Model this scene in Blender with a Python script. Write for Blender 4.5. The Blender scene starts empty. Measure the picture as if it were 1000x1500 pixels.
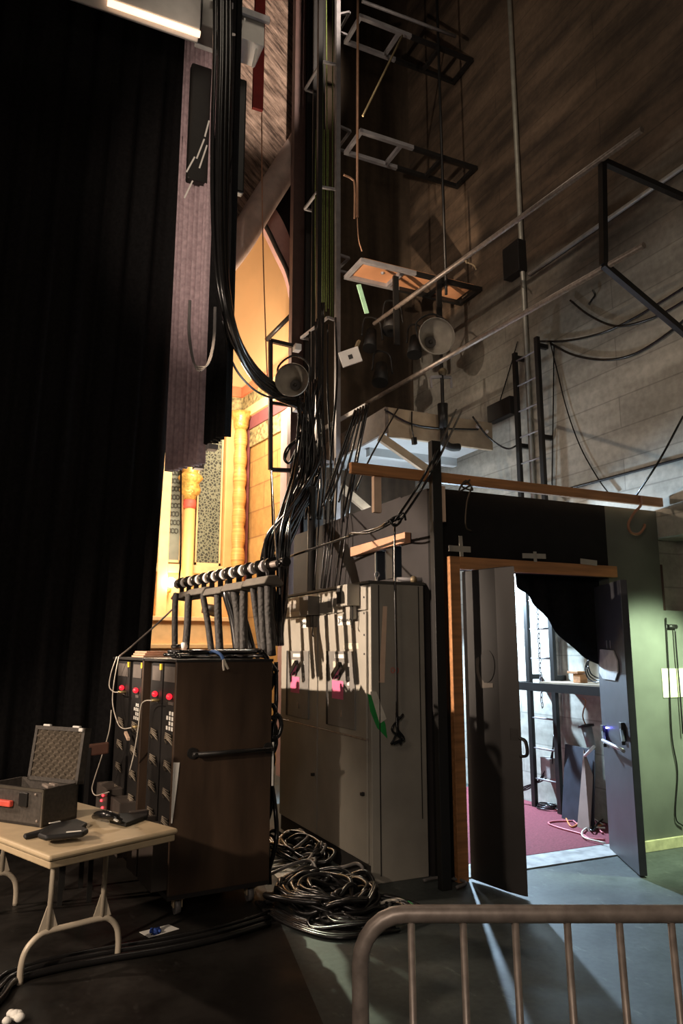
import bpy, bmesh, math, random
from mathutils import Vector, Matrix
R = random.Random(7)
PI = math.pi
S = bpy.context.scene
COL = S.collection
V = Vector

# ------------------------------------------------------------------ camera and survey helpers
F, H = 1081.0, 1.62
PITCH = math.atan(200 / F); YAW = math.atan2(510, math.hypot(F, 200))
cp, sp, cy, sy = math.cos(PITCH), math.sin(PITCH), math.cos(YAW), math.sin(YAW)
FW = V((sy * cp, cy * cp, sp)); RT = V((cy, -sy, 0)); UP = RT.cross(FW); HD = V((sy, cy, 0))
CAM = V((0, 0, H))
def ray(u, v): return FW * F + RT * (u - 500) + UP * (750 - v)
def fz(u, v, z=0.0): d = ray(u, v); return CAM + d * ((z - H) / d.z)
def fx(u, v, x): d = ray(u, v); return CAM + d * (x / d.x)
def fy(u, v, y): d = ray(u, v); return CAM + d * (y / d.y)
def fp(u, v, p, n): d = ray(u, v); return CAM + d * ((V(p) - CAM).dot(n) / d.dot(n))

cam = bpy.data.cameras.new('camera'); cam.sensor_fit = 'VERTICAL'; cam.sensor_height = 36
cam.lens = F / 1500 * 36; cam.clip_start = 0.05; cam.clip_end = 200
co = bpy.data.objects.new('camera', cam); COL.objects.link(co)
co.location = CAM; co.rotation_euler = (PI / 2 + PITCH, 0, -YAW); S.camera = co

# ------------------------------------------------------------------ materials
MATS = {}
def mat(name, col, rough=.6, metal=0., var=.18, scale=9., bump=0., emit=None, es=1., spec=.5, stretch=None):
    if name in MATS: return MATS[name]
    m = bpy.data.materials.new(name); m.use_nodes = True; nt = m.node_tree; N = nt.nodes; L = nt.links
    b = N['Principled BSDF']; b.inputs['Roughness'].default_value = rough; b.inputs['Metallic'].default_value = metal
    b.inputs['Specular IOR Level'].default_value = spec
    tc = N.new('ShaderNodeTexCoord'); nz = N.new('ShaderNodeTexNoise'); nz.inputs['Scale'].default_value = scale
    nz.inputs['Detail'].default_value = 5
    if stretch:
        mp = N.new('ShaderNodeMapping'); mp.inputs['Scale'].default_value = stretch
        L.new(tc.outputs['Object'], mp.inputs[0]); L.new(mp.outputs[0], nz.inputs['Vector'])
    else: L.new(tc.outputs['Object'], nz.inputs['Vector'])
    cr = N.new('ShaderNodeValToRGB'); e = cr.color_ramp.elements
    e[0].position, e[1].position = .3, .7
    e[0].color = tuple(max(0, c * (1 - var)) for c in col) + (1,)
    e[1].color = tuple(min(1, c * (1 + var)) for c in col) + (1,)
    L.new(nz.outputs[0], cr.inputs[0]); L.new(cr.outputs[0], b.inputs['Base Color'])
    if bump:
        bp = N.new('ShaderNodeBump'); bp.inputs['Strength'].default_value = bump; bp.inputs['Distance'].default_value = .02
        L.new(nz.outputs[0], bp.inputs['Height']); L.new(bp.outputs[0], b.inputs['Normal'])
    if emit:
        b.inputs['Emission Color'].default_value = tuple(emit) + (1,); b.inputs['Emission Strength'].default_value = es
    MATS[name] = m
    return m

def nodes_mat(name, fn, rough=.8):
    m = bpy.data.materials.new(name); m.use_nodes = True; nt = m.node_tree
    b = nt.nodes['Principled BSDF']; b.inputs['Roughness'].default_value = rough
    fn(nt, nt.nodes, nt.links, b); MATS[name] = m
    return m

def mix(nt, fac, a, b, mode='MIX'):
    n = nt.nodes.new('ShaderNodeMix'); n.data_type = 'RGBA'; n.blend_type = mode
    for s, x in ((0, fac), (6, a), (7, b)):
        if isinstance(x, (float, int)): n.inputs[s].default_value = x
        elif isinstance(x, tuple): n.inputs[s].default_value = x if len(x) == 4 else x + (1,)
        else: nt.links.new(x, n.inputs[s])
    return n.outputs[2]
def ramp(nt, src, p0, p1, c0=(0, 0, 0), c1=(1, 1, 1)):
    n = nt.nodes.new('ShaderNodeValToRGB'); e = n.color_ramp.elements
    e[0].position, e[1].position = p0, p1; e[0].color = c0 + (1,); e[1].color = c1 + (1,)
    nt.links.new(src, n.inputs[0]); return n.outputs[0]
def noise(nt, vec, scale, detail=5, rough=.55):
    n = nt.nodes.new('ShaderNodeTexNoise'); n.inputs['Scale'].default_value = scale
    n.inputs['Detail'].default_value = detail; n.inputs['Roughness'].default_value = rough
    nt.links.new(vec, n.inputs['Vector']); return n.outputs[0]
def mapping(nt, vec, scale=(1, 1, 1), rot=(0, 0, 0)):
    n = nt.nodes.new('ShaderNodeMapping'); n.inputs['Scale'].default_value = scale; n.inputs['Rotation'].default_value = rot
    nt.links.new(vec, n.inputs[0]); return n.outputs[0]
def math_(nt, op, a, b=0.):
    n = nt.nodes.new('ShaderNodeMath'); n.operation = op
    for i, x in enumerate((a, b)):
        if isinstance(x, (float, int)): n.inputs[i].default_value = x
        else: nt.links.new(x, n.inputs[i])
    return n.outputs[0]
def bumped(nt, h, b, st=.4, dist=.02):
    n = nt.nodes.new('ShaderNodeBump'); n.inputs['Strength'].default_value = st; n.inputs['Distance'].default_value = dist
    nt.links.new(h, n.inputs['Height']); nt.links.new(n.outputs[0], b.inputs['Normal'])

def concrete(nt, N, L, b):
    # board-marked concrete: lifts along Y, whitewashed low down, stained brown high up, with dimmer light put into the colour
    tc = N.new('ShaderNodeTexCoord').outputs['Object']
    sx = N.new('ShaderNodeSeparateXYZ'); L.new(tc, sx.inputs[0])
    cb = N.new('ShaderNodeCombineXYZ'); L.new(sx.outputs['Y'], cb.inputs[0]); L.new(sx.outputs['Z'], cb.inputs[1])
    br = N.new('ShaderNodeTexBrick'); L.new(cb.outputs[0], br.inputs['Vector'])
    br.inputs['Scale'].default_value = 1; br.inputs['Brick Width'].default_value = 3.4; br.inputs['Row Height'].default_value = .31
    br.inputs['Mortar Size'].default_value = .009; br.inputs['Mortar Smooth'].default_value = .6
    br.inputs['Color1'].default_value = (.95, .95, .95, 1); br.inputs['Color2'].default_value = (.78, .78, .78, 1); br.inputs['Mortar'].default_value = (.5, .5, .5, 1)
    n1 = noise(nt, mapping(nt, tc, (1, .35, 1.8)), 2.2); n2 = noise(nt, tc, 14)
    n3 = noise(nt, mapping(nt, tc, (1, .25, 1.0)), 1.1)
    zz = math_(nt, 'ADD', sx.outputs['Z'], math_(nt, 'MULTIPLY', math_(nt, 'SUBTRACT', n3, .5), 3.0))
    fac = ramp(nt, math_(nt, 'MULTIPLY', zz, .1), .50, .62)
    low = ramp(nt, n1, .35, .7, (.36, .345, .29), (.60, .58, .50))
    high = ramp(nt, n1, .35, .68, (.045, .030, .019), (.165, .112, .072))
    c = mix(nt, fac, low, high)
    c = mix(nt, .75, c, br.outputs['Color'], 'MULTIPLY')
    c = mix(nt, .5, c, ramp(nt, n2, .35, .62, (.6, .6, .6), (1, 1, 1)), 'MULTIPLY')
    L.new(c, b.inputs['Base Color']); bumped(nt, br.outputs['Fac'], b, -.5, .015)
M_conc = nodes_mat('board_marked_concrete', concrete, .9)

def backwall(nt, N, L, b):  # dark brown, mottled in tall vertical streaks
    tc = N.new('ShaderNodeTexCoord').outputs['Object']
    n1 = noise(nt, mapping(nt, tc, (3.2, 1, .25)), 1.6); n2 = noise(nt, tc, 11)
    c = ramp(nt, n1, .32, .7, (.045, .030, .018), (.12, .085, .055))
    c = mix(nt, .5, c, ramp(nt, n2, .3, .65, (.55, .55, .55), (1, 1, 1)), 'MULTIPLY')
    L.new(c, b.inputs['Base Color'])
M_back = nodes_mat('dark_plank_formed_wall', backwall, .9)

def floorfn(nt, N, L, b):
    tc = N.new('ShaderNodeTexCoord').outputs['Object']
    sx = N.new('ShaderNodeSeparateXYZ'); L.new(tc, sx.inputs[0])
    # black stage deck to the left of a straight joint, worn grey-green paint to the right
    d = math_(nt, 'SUBTRACT', sx.outputs['X'], math_(nt, 'ADD', math_(nt, 'MULTIPLY', sx.outputs['Y'], .205), .765))
    n1 = noise(nt, tc, 3.5); n2 = noise(nt, tc, 26, 6)
    f = math_(nt, 'GREATER_THAN', d, 0.)
    paint = ramp(nt, n1, .3, .72, (.052, .062, .062), (.098, .112, .106))
    black = ramp(nt, n1, .3, .75, (.010, .009, .008), (.026, .023, .020))
    c = mix(nt, f, black, paint)
    sc = noise(nt, mapping(nt, tc, (1.2, .5, 1), (0, 0, .5)), 9, 7, .7)
    c = mix(nt, ramp(nt, sc, .60, .78), c, mix(nt, f, (.05, .047, .043), (.22, .24, .22)))
    c = mix(nt, .55, c, ramp(nt, n2, .35, .6, (.6, .6, .6), (1, 1, 1)), 'MULTIPLY')
    L.new(c, b.inputs['Base Color'])
    b.inputs['Specular IOR Level'].default_value = .22
    L.new(ramp(nt, n1, .3, .7, (.42, .42, .42), (.65, .65, .65)), b.inputs['Roughness'])
M_floor = nodes_mat('painted_stage_floor', floorfn, .45)

def housetile(nt, N, L, b):
    tc = N.new('ShaderNodeTexCoord').outputs['Object']
    sx = N.new('ShaderNodeSeparateXYZ'); L.new(tc, sx.inputs[0])
    cb = N.new('ShaderNodeCombineXYZ'); L.new(sx.outputs['Y'], cb.inputs[0]); L.new(sx.outputs['Z'], cb.inputs[1])
    br = N.new('ShaderNodeTexBrick'); L.new(cb.outputs[0], br.inputs['Vector']); br.inputs['Scale'].default_value = 1
    br.inputs['Brick Width'].default_value = .9; br.inputs['Row Height'].default_value = .42; br.inputs['Mortar Size'].default_value = .012
    br.inputs['Color1'].default_value = (.62, .36, .12, 1); br.inputs['Color2'].default_value = (.52, .29, .09, 1); br.inputs['Mortar'].default_value = (.38, .2, .07, 1)
    c = mix(nt, .6, br.outputs['Color'], ramp(nt, noise(nt, tc, 7, 7, .7), .35, .65, (.6, .55, .5), (1, 1, 1)), 'MULTIPLY')
    L.new(c, b.inputs['Base Color'])
M_tile = nodes_mat('ochre_stone_blocks', housetile, .7)

def lattice(nt, N, L, b):
    tc = N.new('ShaderNodeTexCoord').outputs['Object']
    vo = N.new('ShaderNodeTexVoronoi'); vo.inputs['Scale'].default_value = 21; vo.feature = 'DISTANCE_TO_EDGE'
    L.new(tc, vo.inputs['Vector'])
    c = ramp(nt, vo.outputs['Distance'], .04, .2, (.20, .22, .15), (.035, .04, .03))
    L.new(c, b.inputs['Base Color']); bumped(nt, vo.outputs['Distance'], b, -.6, .03)
M_latt = nodes_mat('green_plaster_lattice', lattice, .7)
def rough_brick(nt, N, L, b):
    tc = N.new('ShaderNodeTexCoord').outputs['Object']
    mp = mapping(nt, tc, (1, 1, 1), (0, -.75, 0))
    n1 = noise(nt, mapping(nt, mp, (.8, 1, 6)), 3.2, 8, .7); n2 = noise(nt, tc, 5, 8, .7)
    c = ramp(nt, n1, .38, .62, (.10, .065, .05), (.62, .44, .34))
    c = mix(nt, .8, c, ramp(nt, n2, .35, .6, (.4, .36, .34), (1, 1, 1)), 'MULTIPLY')
    L.new(c, b.inputs['Base Color']); bumped(nt, n1, b, 1., .08)
M_brick = nodes_mat('rough_raked_plaster', rough_brick, .9)

M_black = mat('black_paint', (.014, .013, .012), .55)
M_blackwall = mat('black_flat_wall_paint', (.021, .018, .019), .75, var=.3, scale=3)
M_frontwall = mat('green_lit_wall_paint', (.125, .135, .112), .6, var=.22, scale=2.5)  # black wall paint made paler, green light put into its colour
M_velvet = mat('black_velour', (.010, .0096, .0100), .95, spec=.1, var=.3, scale=30)
M_mauve = mat('mauve_velour', (.50, .38, .41), .9, spec=.15, var=.2, scale=20)
M_steel = mat('black_steel', (.018, .017, .016), .42, .2)
M_greysteel = mat('grey_steel', (.30, .29, .30), .5, .2)
M_galv = mat('galvanised_pipe', (.34, .285, .245), .42, .35, var=.25, scale=30)
M_brownsteel = mat('brown_painted_steel', (.085, .045, .038), .6)
M_rubber = mat('black_rubber', (.010, .0095, .0095), .26, spec=.6)
M_greyrub = mat('grey_rubber', (.16, .15, .145), .45)
M_wood = mat('raw_pine', (.48, .22, .085), .6, var=.28, scale=4, stretch=(.6, 8, 8))
M_palewood = mat('pale_lumber', (.40, .31, .21), .7, var=.25, scale=5)
M_ply = mat('orange_plywood', (.66, .32, .16), .6, var=.15, scale=3)
M_white = mat('white_paint', (.72, .70, .66), .6, var=.06)
M_paper = mat('white_paper', (.80, .78, .72), .7, var=.04)
M_cream = mat('cream_plastic', (.55, .43, .27), .5, var=.08, scale=14)
M_creammetal = mat('cream_leg_enamel', (.52, .45, .35), .4, .1, var=.08)
M_cab = mat('grey_cabinet_enamel', (.36, .335, .285), .42, var=.09, scale=5)
M_cabdark = mat('dark_grey_panel', (.21, .20, .185), .45, var=.1)
M_gap = mat('dark_seam', (.02, .018, .016), .8)
M_pink = mat('pink_card', (.85, .17, .33), .7, var=.06)
M_red = mat('red_tape', (.75, .10, .07), .6)
M_tape = mat('cloth_tape', (.42, .39, .33), .8, var=.15)
M_yellowtape = mat('yellow_tape', (.75, .52, .04), .6)
M_masking = mat('masking_tape', (.80, .58, .42), .8, var=.08)
M_green = mat('green_paint', (.02, .30, .06), .6)
M_blue = mat('blue_cloth', (.02, .06, .28), .8, var=.5, scale=60)
M_led = mat('red_led', (.5, .02, .02), .4, emit=(1, .03, .04), es=5)
M_lamp = mat('red_neon_lamp', (.6, .03, .04), .3, emit=(1, .02, .04), es=1.1)
M_rackside = mat('black_brown_rack_side', (.052, .032, .020), .42, var=.35, scale=3, stretch=(3, 3, .6))
M_rack = mat('rack_black_metal', (.020, .018, .017), .5, .1)
M_rackpanel = mat('rack_grey_panel', (.10, .085, .075), .5)
M_foam = mat('charcoal_foam', (.11, .088, .065), .95)
M_case = mat('case_grey_laminate', (.058, .050, .043), .55, var=.3, scale=60)
M_cloth = mat('black_nylon', (.010, .010, .010), .6)
M_gold = mat('gold_leaf', (.62, .40, .10), .38, .35, var=.35, scale=20, bump=.6)
M_ochre = mat('ochre_plaster', (.78, .43, .16), .6, var=.1, scale=4)
M_creampl = mat('cream_plaster', (.82, .56, .28), .6, var=.08)
M_orange = mat('orange_plaster', (.86, .52, .24), .7, var=.06, scale=1.5)
M_salmon = mat('salmon_plaster', (.62, .20, .09), .7, var=.1)
M_purple = mat('plum_plaster', (.22, .07, .075), .7, var=.1)
M_frieze = mat('stencilled_frieze', (.33, .27, .12), .7, var=.7, scale=16)
M_pinkpl = mat('pinkish_plaster', (.55, .34, .32), .8, var=.1)
M_arch = mat('grey_arch_plaster', (.55, .43, .38), .85, var=.25, scale=4, bump=.3)
M_carpet = mat('red_carpet', (.17, .032, .046), .95, var=.25, scale=60, bump=.3)
M_yellow = mat('yellow_paint', (.50, .47, .28), .6, var=.2, scale=20)
M_conduit = mat('pale_conduit', (.34, .33, .28), .45, .4)
M_rope = mat('manila_rope', (.42, .31, .18), .9, var=.3, scale=60)
M_greenlitrope = mat('green_lit_rope', (.16, .21, .06), .9, var=.3, scale=60)  # green light on the rigging ropes put into their colour
M_copper = mat('copper_hook', (.40, .20, .12), .45, .5)
M_scoopin = mat('scoop_spun_aluminium', (.36, .33, .28), .42, .15)
M_scoopout = mat('scoop_outside', (.06, .055, .05), .5, .3)
M_doorgrey = mat('charcoal_door_paint', (.017, .016, .0155), .5, var=.2, scale=6)
M_doorinner = mat('slate_door_paint', (.050, .052, .060), .45, var=.18, scale=6)
M_brownboard = mat('brown_hardboard', (.24, .17, .14), .7, var=.15, scale=5)
M_slate = mat('slate_board', (.030, .033, .045), .45, var=.3, scale=6)
M_orangecord = mat('orange_cord', (.65, .22, .06), .5)
M_pinkcord = mat('pink_cord', (.55, .15, .18), .5)
M_whitecord = mat('white_cord', (.72, .66, .56), .5)
M_bulb = mat('glowing_globe', (1, .9, .7), .4, emit=(1, .72, .38), es=60)
M_tube = mat('lit_tube', (1, .8, .6), .4, emit=(1, .62, .40), es=2.2)
M_greenlit = mat('green_lit_strip', (.35, .62, .42), .5)  # green light on the hanging stick put into its colour
M_redcloth = mat('red_cloth', (.20, .015, .012), .9)
M_bluelight = mat('blue_indicator', (.1, .1, .9), .3, emit=(.12, .12, 1), es=90)

# ------------------------------------------------------------------ mesh builder
def catmull(pts, n=8, closed=False):
    P = [V(p) for p in pts]; out = []
    if len(P) < 3 and not closed: return P
    m = len(P); rng_ = range(m if closed else m - 1)
    for i in rng_:
        p0 = P[(i - 1) % m] if (closed or i > 0) else P[0] * 2 - P[1]
        p1, p2 = P[i], P[(i + 1) % m]
        p3 = P[(i + 2) % m] if (closed or i + 2 < m) else P[-1] * 2 - P[-2]
        for k in range(n):
            t = k / n
            out.append(.5 * ((2 * p1) + (p2 - p0) * t + (2 * p0 - 5 * p1 + 4 * p2 - p3) * t * t + (3 * p1 - p0 - 3 * p2 + p3) * t ** 3))
    if not closed: out.append(P[-1])
    return out

class MB:
    def __init__(s): s.v, s.f, s.sm = [], [], []
    def add(s, vs, fs, smooth=False):
        b = len(s.v); s.v += [V(p) for p in vs]; s.f += [tuple(b + i for i in f) for f in fs]; s.sm += [smooth] * len(fs); return s
    def hexa(s, a, b_):          # two quads, same winding
        return s.add(list(a) + list(b_), [(3, 2, 1, 0), (4, 5, 6, 7), (0, 1, 5, 4), (1, 2, 6, 5), (2, 3, 7, 6), (3, 0, 4, 7)])
    def box(s, x0, x1, y0, y1, z0, z1):
        return s.hexa([(x0, y0, z0), (x1, y0, z0), (x1, y1, z0), (x0, y1, z0)], [(x0, y0, z1), (x1, y0, z1), (x1, y1, z1), (x0, y1, z1)])
    def obox(s, o, a, b_, c):    # corner + three edge vectors
        o, a, b_, c = V(o), V(a), V(b_), V(c)
        return s.hexa([o, o + a, o + a + b_, o + b_], [o + c, o + a + c, o + a + b_ + c, o + b_ + c])
    def bar(s, p0, p1, w, h, up=(0, 0, 1)):
        p0, p1 = V(p0), V(p1); d = (p1 - p0).normalized(); up = V(up)
        if abs(d.dot(up)) > .98: up = V((0, 1, 0))
        a = d.cross(up).normalized() * w; b_ = a.cross(d).normalized() * h
        return s.obox(p0 - a / 2 - b_ / 2, a, b_, p1 - p0)
    def tube(s, pts, r, seg=7, n=8, smooth=True, closed=False):
        P = catmull(pts, n, closed) if smooth else [V(p) for p in pts]
        m = len(P); rs = r if isinstance(r, (list, tuple)) else None
        rings = []; up = None
        for i, p in enumerate(P):
            if closed: t = (P[(i + 1) % m] - P[i - 1])
            else: t = P[min(i + 1, m - 1)] - P[max(i - 1, 0)]
            if t.length < 1e-9: t = V((0, 0, 1))
            t.normalize()
            if up is None:
                up = V((0, 0, 1)) if abs(t.z) < .9 else V((1, 0, 0))
            up = (up - t * up.dot(t))
            if up.length < 1e-6: up = V((1, 0, 0)) if abs(t.x) < .9 else V((0, 1, 0)); up = up - t * up.dot(t)
            up.normalize(); sd = t.cross(up)
            rr = r if rs is None else rs[min(int(i / max(1, m - 1) * (len(rs) - 1) + .5), len(rs) - 1)]
            rings.append([p + (up * math.cos(2 * PI * k / seg) + sd * math.sin(2 * PI * k / seg)) * rr for k in range(seg)])
        vs = [q for rg in rings for q in rg]; fs = []
        for i in range(m if closed else m - 1):
            j = (i + 1) % m
            for k in range(seg):
                l = (k + 1) % seg
                fs.append((i * seg + k, i * seg + l, j * seg + l, j * seg + k))
        if not closed:
            fs.append(tuple(range(seg - 1, -1, -1))); fs.append(tuple((m - 1) * seg + k for k in range(seg)))
        return s.add(vs, fs, True)
    def cyl(s, p0, p1, r0, r1=None, seg=20):
        r1 = r0 if r1 is None else r1
        return s.lathe(p0, p1, [(0, r0), (1, r1)], seg, caps=True)
    def lathe(s, p0, p1, prof, seg=24, caps=True, smooth=True):   # prof: (fraction along axis, radius)
        p0, p1 = V(p0), V(p1); d = p1 - p0; t = d.normalized()
        a = (V((0, 0, 1)) if abs(t.z) < .9 else V((1, 0, 0))); a = (a - t * a.dot(t)).normalized(); b_ = t.cross(a)
        vs, fs = [], []; m = len(prof)
        for (q, r) in prof:
            for k in range(seg):
                an = 2 * PI * k / seg; vs.append(p0 + d * q + (a * math.cos(an) + b_ * math.sin(an)) * r)
        for i in range(m - 1):
            for k in range(seg):
                l = (k + 1) % seg; fs.append((i * seg + k, i * seg + l, (i + 1) * seg + l, (i + 1) * seg + k))
        s.add(vs, fs, smooth)
        if caps:
            b0 = len(s.v) - m * seg
            s.f += [tuple(b0 + k for k in range(seg - 1, -1, -1)), tuple(b0 + (m - 1) * seg + k for k in range(seg))]; s.sm += [False, False]
        return s
    def prism(s, poly, ext):
        n = len(poly); P = [V(p) for p in poly]; e = V(ext)
        return s.add(P + [p + e for p in P], [tuple(range(n - 1, -1, -1)), tuple(range(n, 2 * n))] + [(i, (i + 1) % n, n + (i + 1) % n, n + i) for i in range(n)])
    def grid(s, rows, smooth=True):
        h, w = len(rows), len(rows[0]); vs = [p for r in rows for p in r]
        return s.add(vs, [(i * w + j, i * w + j + 1, (i + 1) * w + j + 1, (i + 1) * w + j) for i in range(h - 1) for j in range(w - 1)], smooth)
    def ball(s, c, r, seg=14, sc=(1, 1, 1)):
        rows = []
        for i in range(seg // 2 + 1):
            th = PI * i / (seg // 2)
            rows.append([V(c) + V((math.sin(th) * math.cos(2 * PI * k / seg) * r * sc[0], math.sin(th) * math.sin(2 * PI * k / seg) * r * sc[1], math.cos(th) * r * sc[2])) for k in range(seg + 1)])
        return s.grid(rows)
    def build(s, name, m, parent=None, bevel=0., solid=0., seg=2):
        base = parent
        off = V((0, 0, 0)); q = parent
        while q is not None: off += q.location; q = q.parent
        me = bpy.data.meshes.new(name)
        if parent is None and s.v:
            lo = V([min(p[i] for p in s.v) for i in range(3)]); hi = V([max(p[i] for p in s.v) for i in range(3)])
            loc = V(((lo.x + hi.x) / 2, (lo.y + hi.y) / 2, lo.z)); 
            if name.split('_')[0] in ('wall', 'floor', 'ceiling'): loc = V((0, 0, 0))
            off = loc.copy()
        else: loc = V((0, 0, 0))
        me.from_pydata([p - off for p in s.v], [], s.f); me.update()
        me.polygons.foreach_set('use_smooth', s.sm)
        bm = bmesh.new(); bm.from_mesh(me); bmesh.ops.recalc_face_normals(bm, faces=bm.faces); bm.to_mesh(me); bm.free()
        me.materials.append(m)
        o = bpy.data.objects.new(name, me); COL.objects.link(o); o.location = loc
        if parent is not None: o.parent = parent
        if solid:
            md = o.modifiers.new('solid', 'SOLIDIFY'); md.thickness = solid; md.offset = 0
        if bevel:
            md = o.modifiers.new('bevel', 'BEVEL'); md.width = bevel; md.segments = seg; md.limit_method = 'ANGLE'; md.angle_limit = math.radians(40)
        return o

def tag(o, label, cat, group=None, kind=None):
    o['label'] = label; o['category'] = cat
    if group: o['group'] = group
    if kind: o['kind'] = kind
    return o
def root(name, label, cat, loc, group=None):
    o = bpy.data.objects.new(name, None); COL.objects.link(o); o.location = loc; o.empty_display_size = .1
    return tag(o, label, cat, group)
def struct(name, mb, m, bevel=0., parent=None, label=None):
    o = mb.build(name, m, parent, bevel=bevel)
    if parent is None: o['kind'] = 'structure'
    if label: o['label'] = label
    return o
def cable(name, pts, r, m, label, cat='cable', group=None, seg=7, n=8, parent=None, smooth=True):
    o = MB().tube(pts, r, seg, n, smooth).build(name, m, parent)
    if parent is None: tag(o, label, cat, group)
    return o
def text(name, s, size, o, xdir, ydir, m, parent):
    cu = bpy.data.curves.new(name, 'FONT'); cu.body = s; cu.size = size; cu.extrude = .0008; cu.align_x = 'CENTER'; cu.align_y = 'CENTER'
    tmp = bpy.data.objects.new(name + '_curve', cu); COL.objects.link(tmp); bpy.context.view_layer.update()
    me = bpy.data.meshes.new_from_object(tmp.evaluated_get(bpy.context.evaluated_depsgraph_get()))
    bpy.data.objects.remove(tmp); bpy.data.curves.remove(cu); me.materials.clear(); me.materials.append(m)
    ob = bpy.data.objects.new(name, me); COL.objects.link(ob)
    x = V(xdir).normalized(); y = V(ydir).normalized(); z = x.cross(y)
    q = V((0, 0, 0)); p = parent
    while p is not None: q += p.location; p = p.parent
    mw = Matrix((x, y, z)).transposed().to_4x4(); mw.translation = V(o) - q
    ob.parent = parent; ob.matrix_local = mw
    return ob
def lerp(a, b, t): return V(a).lerp(V(b), t)
def jit(p, a): return V(p) + V((R.uniform(-a, a), R.uniform(-a, a), R.uniform(-a, a)))

# ================================================================== THE SETTING
XR = 5.35       # stage right side wall
YB = 9.0        # proscenium wall
struct('floor', MB().box(-6, XR + .5, -3, 16, -.12, 0), M_floor)
struct('wall_right', MB().box(XR, XR + .5, 4.87, YB + .3, 0, 14).box(XR, XR + .5, -3, 4.87, 2.6, 14).box(5.72, XR + .5, -3, 4.87, 0, 2.6), M_conc)
struct('wall_back', MB().box(3.55, XR, YB, YB + .2, 0, 14), M_back)
# black vestibule front wall, with the double doorway, and its side wall with a small hatch
DX0, DX1, DZ = 3.17, 4.72, 2.22
w = MB(); w.box(3.0, DX0, 4.75, 4.87, 0, 2.84); w.box(DX0, DX1, 4.75, 4.87, DZ, 2.84)
struct('wall_vestibule_front', w, mat('dead_black_wall_paint', (.011, .010, .010), .8, spec=.2))
struct('wall_vestibule_right', MB().box(DX1, 5.33, 4.75, 4.869, 0, 2.84).box(5.33, 5.72, 4.75, 4.869, 0, 1.95), M_frontwall)
hy0, hy1 = fx(588, 820, 3.0).y, fx(552, 820, 3.0).y
hz0, hz1 = 2.2, fx(570, 803, 3.0).z
w = MB(); w.box(3.0, 3.08, 4.87, hy0, 0, 2.86); w.box(3.0, 3.08, hy1, 7.75, 0, 2.88)
w.box(3.0, 3.08, hy0, hy1, 0, hz0); w.box(3.0, 3.08, hy0, hy1, hz1, 2.87)
struct('wall_vestibule_side', w, M_blackwall)
struct('floor_carpet', MB().box(3.09, XR - .01, 5.04, 7.7, 0.001, .012), M_carpet)
struct('floor_threshold', MB().box(3.18, 5.3, 4.76, 5.035, 0.001, .01), mat('worn_threshold', (.34, .34, .33), .7, var=.35, scale=9))
struct('baseboard_right', MB().box(4.78, 5.71, 4.725, 4.75, 0, .085), M_yellow, bevel=.004)
# door lining in raw pine
struct('trim_1', MB().box(3.085, 3.175, 4.70, 4.75, 0, 2.31), M_wood, bevel=.004, label='raw pine left jamb of the double doorway')
struct('trim_2', MB().box(3.175, 4.77, 4.70, 4.75, 2.215, 2.31), M_wood, bevel=.004, label='raw pine header over the double doorway')
# proscenium edge
struct('trim_3', MB().box(fy(427, 500, 8.76).x, fy(444, 500, 8.76).x, 8.76, 8.88, 0, 14), M_brownsteel, label='tall brown steel edge of the stage opening')
struct('wall_return', MB().box(fy(420, 700, 9.24).x, 3.72, 9.24, 9.5, 0, fy(430, 598, 9.24).z), M_pinkpl)

# ---- auditorium beyond the stage opening
HC = V((3.57, 11.6, 0)); HA = V((3.80, 9.75, 0)); HL = V((-1.0, 11.6, 0))
zc = 1.62 + (5.45 - 1.62) * 1.115
def hz(v): return fy(300, v, 11.6).z
def hxx(u): return fy(u, 800, 11.6).x
sd = (HC - HA).normalized(); sn = V((-sd.y, sd.x, 0))
struct('wall_house_right', MB().obox(HA - sd * .15, HC - HA + sd * .15, V((.2, .03, 0)), V((0, 0, zc - .02))), M_tile)
struct('wall_house_back', MB().box(-1.0, 3.6, 11.6, 11.8, 0, zc + .1), M_creampl)
cm = MB()
rows = []
for k in range(9):
    t = k / 8; a = t * PI / 2
    up, inn = math.sin(a) * 3.6, (1 - math.cos(a)) * 1.85
    rows.append([V((-1.2, 11.6 - inn * 1.1, zc + up)), V((HC.x - inn * .35, HC.y - inn * 1.1, zc + up)), V((HA.x + .15, HA.y - .17, zc + up + .05)), V((HA.x + 1.4, HA.y - .17, zc + up + .05))])
cm.grid(rows, True)
struct('ceiling_house', cm, M_orange)
# cornice bands on both walls
for i, (z0, z1, d, m) in enumerate(((zc - .10, zc + .06, .10, M_salmon), (zc - .36, zc - .10, .06, M_frieze), (zc - .52, zc - .36, .10, M_orange), (zc - .72, zc - .52, .05, M_purple))):
    mb = MB(); mb.box(-1, 3.57 - d, 11.6 - d, 11.6, z0, z1)
    mb.obox(HA + sn * 0 + V((0, -.1, z0)), (HC - HA) * 1.06, sn * d, V((0, 0, z1 - z0)))
    struct('trim_%d' % (4 + i), mb, m)
# frieze and salmon course under the cornice on the side wall
mb = MB().obox(HA + V((0, -.1, hz(628))), (HC - HA) * .93, sn * .03, V((0, 0, hz(606) - hz(628)))); struct('trim_8', mb, M_salmon)
mb = MB().obox(HA + V((0, -.1, hz(655))), (HC - HA) * .9, sn * .025, V((0, 0, hz(630) - hz(655)))); struct('trim_9', mb, M_frieze)
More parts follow.
